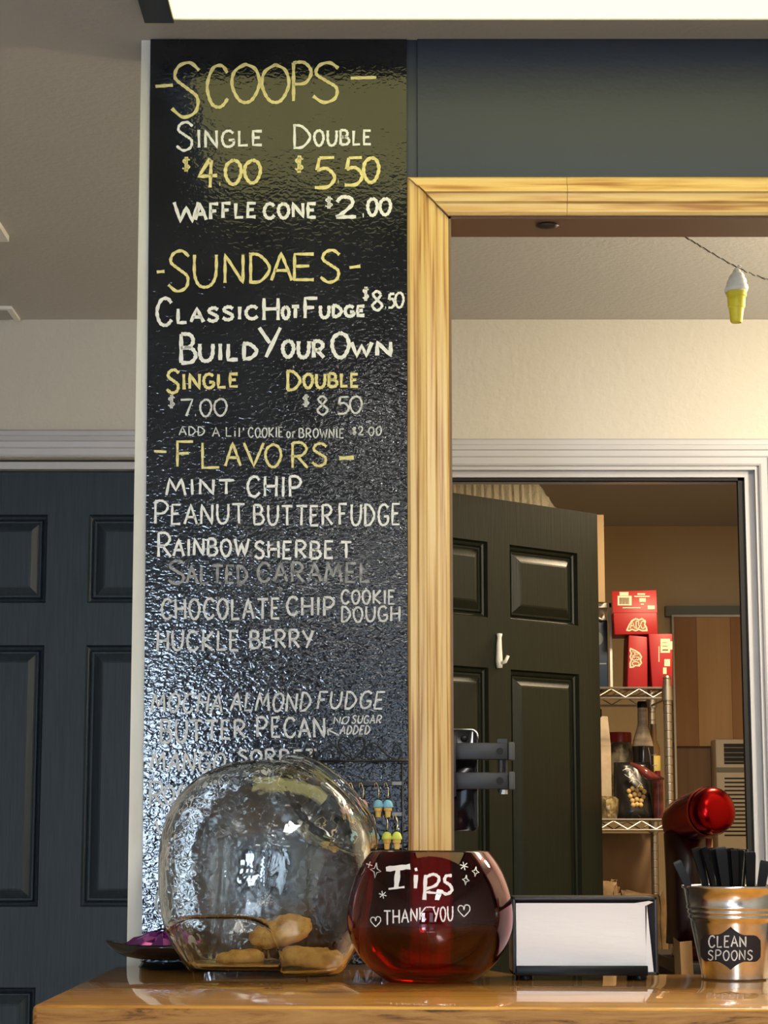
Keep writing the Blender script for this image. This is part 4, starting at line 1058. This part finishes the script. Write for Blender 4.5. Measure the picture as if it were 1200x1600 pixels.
for k in range(49):
    fx = k/48; x = xa + (xb-xa)*fx; ins = .006*math.sin(k*2.3); ring = []
    endt = max(0, (fx-.80)/.20); top_h = hh*(1 - endt*.93)
    for (yy, zf_) in ((0, 0.0), (.012, .25), (.03, .6), (.05, .92), (.07, 1.0), (.13, 1.0), (.15, .9), (.18, .5), (.2, 0.0)):
        ring.append(Vector((x, Y2+.01+yy + ins*.5, zpk + max(.002, top_h*zf_) + .0035*math.sin(k*1.9+yy*160)*(zf_ > 0))))
    rs.append(ring)
pk.loft(rs)
WRAP = mat('clear_wrap', (0.78, 0.74, 0.60), 0.2, trans=.25, ior=1.3); P(WRAP).inputs['Metallic'].default_value = .15
bump(WRAP, noise(WRAP, mapped(WRAP, (1, 1, .4)), 75, 3), .9, .006)
single('wrapped_tray', pk, WRAP, (xat(785, 800, Y2), Y2+.1, zpk), 'plastic wrapped tray shining above the top of the open door', 'package', smooth=True, auto=.5)

# goods on the middle shelf
Y3 = YF + .06
def px2(u, v=1250, Y=Y3): return xat(u, v, Y)
t = thing('carton', (px2(941), Y3+.06, zt2), 'tall cream carton with a dark cap beside the open door edge', 'carton')
vb2 = v_of(zt2, Y3)
m = MB(); xa, xb = px2(915), px2(959); z1, z2_ = zat(1165, Y3+.05), zat(1118, Y3+.05)
m.box((xa, Y3+.05, zt2), (xb, Y3+.13, z1)); m.add([(xa, Y3+.05, z1), (xb, Y3+.05, z1), (xb-.004, Y3+.085, z2_), (xa, Y3+.085, z2_), (xa, Y3+.13, z1), (xb, Y3+.13, z1), (xb-.004, Y3+.095, z2_), (xa, Y3+.095, z2_)], [[0,1,2,3],[5,4,7,6],[1,5,6,2],[4,0,3,7],[3,2,6,7]])
m.build('carton_body', mottled('printed_carton', [(.42, (.46, .38, .28)), (.62, (.40, .30, .20))], .7, 16), t, bevel=.002)
m = MB(); m.lathe([(.0005, 0), (.016, 0), (.016, .022), (.014, .024), (.0005, .024)], (px2(939), Y3+.09, z2_-.002), 20); m.build('cap', M['black_plastic'], t, smooth=True, auto=.6)
t = thing('foil_cup', (px2(946), Y3-.0, zt2), 'crumpled gold and white foil tub at the front of the shelf', 'tub')
m = MB(); rs = []
for i, (r, z) in enumerate([(.001, 0), (.030, 0), (.034, .02), (.037, .045), (.036, .056), (.030, .061), (.001, .063)]):
    rs.append([Vector((px2(947), Y3+.0, zt2)) + Vector((r*math.cos(2*PI*k/26)*(1+.05*math.sin(k*2.7+i*2)), r*math.sin(2*PI*k/26)*(1+.05*math.sin(k*1.9+i)), z*(1+.06*math.sin(k*2.2)))) for k in range(26)])
m.loft(rs); m.build('foil', mottled('gold_foil', [(.4, (.70, .60, .36)), (.55, (.35, .27, .12)), (.66, (.85, .80, .66))], .25, 45, metal=.8), t, smooth=True, auto=.4)

t = thing('syrup_bottle', (px2(1013), Y3+.11, zt2), 'tall dark bottle with black cap and pale neck on the middle shelf', 'bottle')
bx, by = px2(1014), Y3+.12; sc = 1.0
def bz(v): return zat(v, by)
m = MB(); m.lathe([(.0005, zt2), (.030, zt2), (.032, zt2+.004), (.032, bz(1168)), (.030, bz(1162)), (.0005, bz(1162))], (bx, by, 0), 28); m.build('bottle_body', mat('dark_syrup', (0.012, 0.010, 0.012), .12), t, smooth=True, auto=.7)
m = MB(); m.lathe([(.0315, bz(1166)), (.029, bz(1158)), (.020, bz(1142)), (.0145, bz(1132)), (.0135, bz(1106)), (.0005, bz(1106))], (bx, by, 0), 28); m.build('neck', mottled('pale_bottle_neck', [(.4, (.22, .18, .13)), (.6, (.40, .33, .24))], .35, 40, (.2, .2, 1)), t, smooth=True, auto=.7)
m = MB(); m.lathe([(.0005, bz(1106)), (.0145, bz(1106)), (.0145, bz(1098)), (.012, bz(1096)), (.0005, bz(1096))], (bx, by, 0), 22); m.build('cap', M['black_plastic'], t, smooth=True, auto=.6)
m = MB(); m.tube([at(1013, 1168, by-.034), at(1015.5, 1180, by-.034), at(1017, 1196, by-.034)], .0012, 5); m.tube([at(1018, 1180, by-.034), at(1026, 1179, by-.03)], .001, 5); m.tube([at(1019, 1196, by-.034), at(1027, 1196, by-.03)], .001, 5); m.build('label_print', mat('silver_print', (.3, .32, .36), .4), t, smooth=True)
t = thing('jar', (px2(982), Y3+.13, zt2), 'clear storage jar with a dark red screw lid on the middle shelf', 'jar')
jx, jy = px2(983), Y3+.215
m = MB(); m.lathe([(.0005, zt2), (.040, zt2), (.042, zt2+.01), (.042, bz(1170)), (.036, bz(1160)), (.034, bz(1157)), (.0005, bz(1157))], (jx, jy, 0), 30); m.build('jar_body', mottled('filled_plastic_jar', [(.4, (.05, .04, .03)), (.6, (.24, .21, .15))], .2, 28), t, smooth=True, auto=.7)
m = MB(); m.lathe([(.0005, bz(1158)), (.036, bz(1158)), (.036, bz(1144)), (.034, bz(1142)), (.0005, bz(1142))], (jx, jy, 0), 30); m.build('lid', mat('dark_red_lid', (.22, .008, .008), .4), t, smooth=True, auto=.6)
# black snack bag with a window of pale round candies
t = thing('snack_bag', (px2(990), Y3+.02, zt2), 'black snack bag showing pale round candies through its window', 'snack bag')
m = MB(); w_, h_ = [], []
NXb, NZb = 12, 14; xa, xb = px2(960), px2(1025); zb0, zb1 = zt2, zat(1190, Y3)
front = []; vs = []; fs = []
def bagp(fx, fz, s):
    th_ = .026*(math.sin(PI*fx)**.6)*(1-.75*fz**2)*(min(1, fz*6+.45)); x = (xa+xb)/2 + (fx-.5)*(xb-xa)*(1-.12*fz)
    return Vector((x, Y3+.03 + fz*.035 - s*th_ + .0014*math.sin(fx*21+fz*13), zb0 + (zb1-zb0)*fz))
rs = []
for k in range(NZb+1):
    fz = k/NZb; rs.append([bagp(i/NXb, fz, 1) for i in range(NXb+1)] + [bagp(i/NXb, fz, -1) for i in range(NXb-1, 0, -1)])
m.loft(rs); m.build('bag_film', mat('black_bag_film', (.012, .011, .011), .25), t, smooth=True)
CAN = mottled('pale_candy', [(.3, (.50, .32, .10)), (.7, (.68, .50, .22))], .5, 50)
m = MB(); rnd = random.Random(11); cw0 = at(997, 1244, Y3)
for (a, b) in [(984,1236),(990,1232),(997,1234),(1004,1231),(1009,1237),(986,1244),(993,1241),(1000,1241),(1007,1245),(989,1251),(996,1249),(1003,1251),(996,1257),(990,1258),(1002,1258)]:
    fx = ((xat(a, b, Y3-.0)-xa)/(xb-xa)-.5)/(1-.12*.2)+.5; q = bagp(min(.95, max(.05, fx)), (zat(b, Y3)-zb0)/(zb1-zb0), 1); rr_ = .0078
    m.lathe([(.0003, -rr_), (rr_*.7, -rr_*.7), (rr_, 0), (rr_*.7, rr_*.7), (.0003, rr_)], Vector((q.x, q.y-.002, q.z)), 10)
tag(m.build('window_candies', CAN, t, smooth=True), 'pale round candies in the window', kind='stuff')
m = MB()
for q in ([(975,1203),(984,1200),(992,1206),(986,1214),(978,1209)], [(985,1222),(994,1217),(1003,1224),(997,1230)], [(990,1208),(998,1218),(1006,1226)]):
    ribbon(m, catmull(q), 1.5, lambda u, v: bagp(min(.95, max(.05, ((xat(u, v, Y3)-xa)/(xb-xa)-.5)/.95+.5)), (zat(v, Y3)-zb0)/(zb1-zb0), 1.06))
m.build('printing', mat('silver_bag_print', (.32, .31, .30), .3), t)
m = MB(); c = at(1010, 1209, Y3-.02)
m.tube([at(985, 1193, Y3+.0), at(998, 1199, Y3-.01), at(1006, 1206, Y3-.02), at(1016, 1213, Y3-.02), at(1030, 1215, Y3-.01), at(1037, 1217, Y3-.005)], [.005, .008, .015, .014, .006, .003], 12)
single('wrapped_candy', m, mat('dark_red_foil', (.16, .03, .025), .18, coat=.5), c, 'dark red shiny wrapped sweet lying over the black snack bag', 'candy', smooth=True)
t = thing('red_tin', (px2(1031), Y3+.05, zt2), 'narrow dark red patterned tin next to the shelf post', 'tin')
m = MB(); m.lathe([(.0005, zt2), (.015, zt2), (.015, bz(1222)), (.013, bz(1219)), (.0005, bz(1219))], (px2(1030), Y3+.02, 0), 20); m.build('tin_body', mottled('red_pattern', [(.4, (.10, .015, .012)), (.6, (.22, .05, .04))], .4, 40), t, smooth=True, auto=.6)
m = MB(); m.lathe([(.0005, bz(1219)), (.0085, bz(1219)), (.0085, bz(1206)), (.0005, bz(1206))], (px2(1030), Y3+.02, 0), 16); m.build('cap', mat('red_cap', (.32, .012, .015), .4), t, smooth=True, auto=.6)
t = thing('yellow_bottle', (px2(1034), Y3+.16, zt2), 'slim bottle with pale yellow label behind the red tin', 'bottle')
m = MB(); q = (px2(1035), Y3+.17, 0); m.lathe([(.0005, zt2), (.019, zt2), (.019, bz(1168)), (.010, bz(1155)), (.009, bz(1130)), (.0005, bz(1130))], q, 20); m.build('bottle_body', mat('amber_bottle', (.10, .055, .02), .2), t, smooth=True, auto=.7)
m = MB(); m.lathe([(.0194, bz(1205)), (.0194, bz(1180)), (.019, bz(1180)), (.019, bz(1205))], q, 20); m.build('label', mat('yellow_label', (.42, .32, .08), .6), t, smooth=True)

# lower shelf: crumpled kraft paper bags and a carton
KR = mottled('kraft_paper', [(.3, (.20, .125, .06)), (.7, (.34, .23, .12))], .85, 30, bs=.5, bd=.004)
zt3 = .62 + .0035
def kraft(u0, u1, vtop, YY, label, seed, dep=.16):
    rnd = random.Random(seed); xa, xb = xat(u0, vtop, YY), xat(u1, vtop, YY); zt_ = zat(vtop, YY); rs = []
    for fz in [0, .2, .5, .8, .93, 1.0]:
        ring = []
        for k in range(28):
            a = 2*PI*k/28; ca, sa = math.cos(a), math.sin(a); e = lambda t: math.copysign(abs(t)**.45, t)
            jx_ = rnd.uniform(-.007, .007)*(.3+fz); ring.append(Vector(((xa+xb)/2 + e(ca)*(xb-xa)/2 + jx_, YY+dep/2 + e(sa)*dep/2 + jx_, zt3 + (zt_-zt3)*fz + (rnd.uniform(-.022, .008) if fz > .9 else 0))))
        rs.append(ring)
    m = MB(); m.loft(rs)
    return single('paper_bag', m, KR, ((xa+xb)/2, YY+dep/2, zt3), label, 'paper bag', 'paper bags on the lower shelf', smooth=True, auto=.5)
kraft(925, 968, 1378, YF+.03, 'crumpled brown paper bag at the door edge, lower shelf', 1)
kraft(972, 1042, 1394, YF+.09, 'crumpled brown paper bag near the shelf post, lower shelf', 2)

bx_ = thing('brown_box', (xat(960, 1400, YF+.27), YF+.27, zt3), 'large plain brown box at the back of the lower shelf', 'box')
m = MB(); m.box((xat(880, 1400, YF+.25), YF+.26, zt3), (xat(1019, 1400, YF+.25), YF+.345, zat(1302, YF+.26))); m.build('box', mottled('dark_brown_card', [(.3, (.15, .09, .045)), (.7, (.19, .115, .06))], .85, 9), bx_, bevel=.002)
# cartons on the worktop side at the floor level of the opening, seen between napkins and pail
KB = mottled('brown_cardboard', [(.3, (.26, .155, .07)), (.7, (.33, .205, .10))], .8, 12)
YK = 5.15
tw = thing('work_table', (.83, 5.2, 0), 'dark work table under the red stand mixer', 'table')
zt4 = zat(1500, 5.0)
m = MB(); m.box((.69, 4.85, zt4-.03), (1.45, 5.45, zt4)); m.build('table_top', mat('dark_table', (.02, .014, .010), .5), tw, bevel=.002)
for x, y in ((.71, 4.87), (1.40, 4.87), (.71, 5.40), (1.40, 5.40)):
    m = MB(); m.box((x, y, 0), (x+.04, y+.04, zt4-.03)); m.build('leg', mat('dark_leg', (.02, .014, .01), .5), tw)
t = thing('folded_carton', (xat(1078, 1520, 4.8), 4.8, 0), 'leaning brown cardboard sheet behind the metal pail', 'cardboard')
m = MB(); q = [at(1053, 1466, 4.83), at(1066, 1471, 4.80), at(1072, 1530, 4.78), at(1072, 1530, 4.78)]
zl = .0
a_, b_, c_ = at(1052, 1464, 4.82), at(1062, 1472, 4.78), at(1081, 1470, 4.82)
def dn_(p, dx): return Vector((p.x+dx, p.y, 0))
m.add([a_, b_, dn_(b_, .03), dn_(a_, .03), a_+Vector((0, .004, 0)), b_+Vector((0, .004, 0)), dn_(b_, .03)+Vector((0, .004, 0)), dn_(a_, .03)+Vector((0, .004, 0))], [[0,1,2,3],[4,7,6,5],[0,4,5,1],[3,2,6,7],[0,3,7,4],[1,5,6,2]])
m.add([b_, c_, dn_(c_, .03), dn_(b_, .03), b_+Vector((0, .004, 0)), c_+Vector((0, .004, 0)), dn_(c_, .03)+Vector((0, .004, 0)), dn_(b_, .03)+Vector((0, .004, 0))], [[0,1,2,3],[4,7,6,5],[0,4,5,1],[3,2,6,7],[0,3,7,4],[1,5,6,2]])
m.build('sheet', KB, t)

# red stand mixer
YM = 5.10
sm = thing('stand_mixer', (xat(1098, 1500, YM), YM, zt4), 'shiny red stand mixer with its head turned to the right', 'mixer')
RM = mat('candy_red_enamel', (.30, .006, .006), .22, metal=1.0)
hd0, hd1 = at(1062, 1285, YM+.10), at(1118, 1268, YM-.10)
axh = (hd1-hd0); Lh = axh.length; axh.normalize()
upv = Vector((0, 0, 1)); sdv = axh.cross(upv).normalized(); upv = sdv.cross(axh)
rs = []
for s_, ru, rd, rs_ in [(-.12, .012, .015, .015), (-.10, .032, .045, .042), (-.04, .050, .060, .052), (.05, .062, .060, .058), (.35, .070, .062, .064), (.7, .072, .062, .066), (.92, .070, .060, .064), (1.0, .066, .058, .060), (1.06, .055, .050, .050), (1.09, .030, .028, .028), (1.095, .004, .004, .004)]:
    c = hd0 + axh*Lh*s_; ring = []
    for k in range(32):
        a = 2*PI*k/32; ca, sa = math.cos(a), math.sin(a); ring.append(c + sdv*ca*rs_*.88 + upv*sa*(ru if sa > 0 else rd)*.88)
    rs.append(ring)
m = MB(); m.loft(rs); m.build('motor_head', RM, sm, smooth=True)
m = MB(); rs = []
for s_, f_ in ((.80, 1.02), (.815, 1.03), (.845, 1.03), (.86, 1.02)):
    c = hd0 + axh*Lh*s_; rs.append([c + sdv*math.cos(2*PI*k/32)*.0655*.88*f_ + upv*math.sin(2*PI*k/32)*(.072 if math.sin(2*PI*k/32) > 0 else .062)*.88*f_ for k in range(32)])
m.loft(rs, False, False); m.build('trim_band', mat('red_band', (.42, .02, .015), .2, metal=.6), sm, smooth=True)
m = MB(); pz = hd0 + axh*Lh*.15; rs = []
for z, ax__, ay_ in ((zt4+.03, .056, .068), (zt4+.10, .052, .06), (zt4+.20, .052, .058), (pz.z-.03, .054, .060)):
    f = (z-zt4)/(pz.z-zt4); cxx = sm.location.x-.022 + (pz.x-(sm.location.x-.022))*f; cyy = YM+.075+(pz.y-(YM+.075))*f
    rs.append([Vector((cxx + ax__*math.cos(2*PI*k/24), cyy + ay_*math.sin(2*PI*k/24), z)) for k in range(24)])
m.loft(rs); m.build('neck', mat('shaded_red_enamel', (.012, .001, .0015), .3), sm, smooth=True)  # same red enamel, its shade put into the colour as near black
m = MB(); bx0, by0 = sm.location.x+.01, YM-.01
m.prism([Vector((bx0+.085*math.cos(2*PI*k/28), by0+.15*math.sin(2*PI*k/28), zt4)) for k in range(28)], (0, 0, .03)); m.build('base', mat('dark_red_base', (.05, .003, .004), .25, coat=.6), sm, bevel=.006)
bc = hd0 + axh*Lh*.78
m = MB(); m.tube([bc - upv*.06, Vector((bc.x, bc.y, zt4+.10))], .009, 10); m.build('beater_shaft', M['steel'], sm, smooth=True)

# wood panelled board over the store room window, and the air conditioner
YPn = YS - .03
win = MB(); x0 = xat(1049, 1000, YPn); 
win.box((x0-.02, YPn-.012, zat(963, YPn)), (1.75, YS, zat(947, YPn))); struct('trim_7', win, mat('grey_green_trim', (.16, .18, .15), .6))
win = MB(); win.tube([(x0+.004, YPn-.02, .5), (x0+.004, YPn-.02, zat(964, YPn))], .0045, 8); win.tube([(x0, YPn-.02, zat(963, YPn)), (1.75, YPn-.02, zat(963, YPn))], .005, 8); struct('trim_8', win, M['white_plastic'], smooth=True)
def plank_mat(n, a, b):
    return mottled(n, [(.3, a), (.7, b)], .6, 26, (1, 1, .06))
pk_ = thing('boarded_window', (xat(1110, 1100, YPn), YPn, zat(1165, YPn)), 'upper wooden plank panel on the store room wall, above the air conditioner', 'panel')
edges = [1053, 1090, 1143, 1176, 1230]; cols_ = [((.28, .13, .045), (.34, .165, .058)), ((.46, .26, .095), (.53, .31, .125)), ((.33, .155, .05), (.39, .19, .066)), ((.42, .24, .09), (.46, .27, .11))]
for k in range(4):
    m = MB(); m.box((xat(edges[k], 1100, YPn)+.0005, YPn-.014, zat(1166, YPn)), (xat(edges[k+1], 1100, YPn)-.0005, YPn+.004, zat(964.5, YPn))); m.build('plank', plank_mat('plank_wood_%s' % 'abcd'[k], *cols_[k]), pk_)
m = MB(); m.box((xat(1051, 1200, YPn), YPn+.010, .5), (1.75, YPn+.016, zat(1160, YPn)))
single('wood_sheet', m, plank_mat('dark_backing', (.17, .09, .04), (.24, .135, .06)), (xat(1110, 1200, YPn), YPn+.013, .5), 'lower recessed wooden panel beside the air conditioner', 'panel')
YAC = YS - .16
ac = thing('air_conditioner', (xat(1160, 1325, YAC), YAC+.08, zat(1330, YAC)), 'cream upright air conditioner with dark louvers, right of the red mixer', 'air conditioner')
xA, xB = xat(1119, 1200, YAC), xat(1215, 1200, YAC); AC = mat('cream_plastic', (.56, .47, .34), .5); DK = mat('dark_slot', (.012, .010, .008), .6)
m = MB(); m.box((xA, YAC, zat(1400, YAC)), (xB, YS-.0145-.03, zat(1155, YAC))); m.build('body', AC, ac, bevel=.004)
m = MB(); m.box((xat(1131, 1170, YAC), YAC-.001, zat(1194, YAC)), (xB-.02, YAC+.001, zat(1162, YAC))); gr = m.build('outlet', DK, ac)
m = MB()
for v_ in (1168, 1176, 1183, 1190): m.obox(((xat(1131, 1170, YAC)+xB-.02)/2, YAC-.003, zat(v_, YAC)), ((xB-.02-xat(1131, 1170, YAC))/2, 0, 0), (0, .004, .001), (0, 0, .0016))
m.build('outlet_vane', mat('grey_vane', (.22, .19, .15), .5), gr)
m = MB(); m.box((xA-.0005, YAC-.0012, zat(1207, YAC)), (xB, YAC+.001, zat(1199, YAC))); m.build('divider', mat('grey_divider', (.20, .19, .14), .6), ac)
m = MB()
for k in range(15):
    v_ = 1215 + k*6.35; m.box((xat(1132, v_, YAC), YAC-.0008, zat(v_+2.6, YAC)), (xB-.02, YAC+.001, zat(v_, YAC)))
m.build('intake_slots', DK, ac)

for o in bpy.data.objects:
    if '_o' in o.keys(): del o['_o']
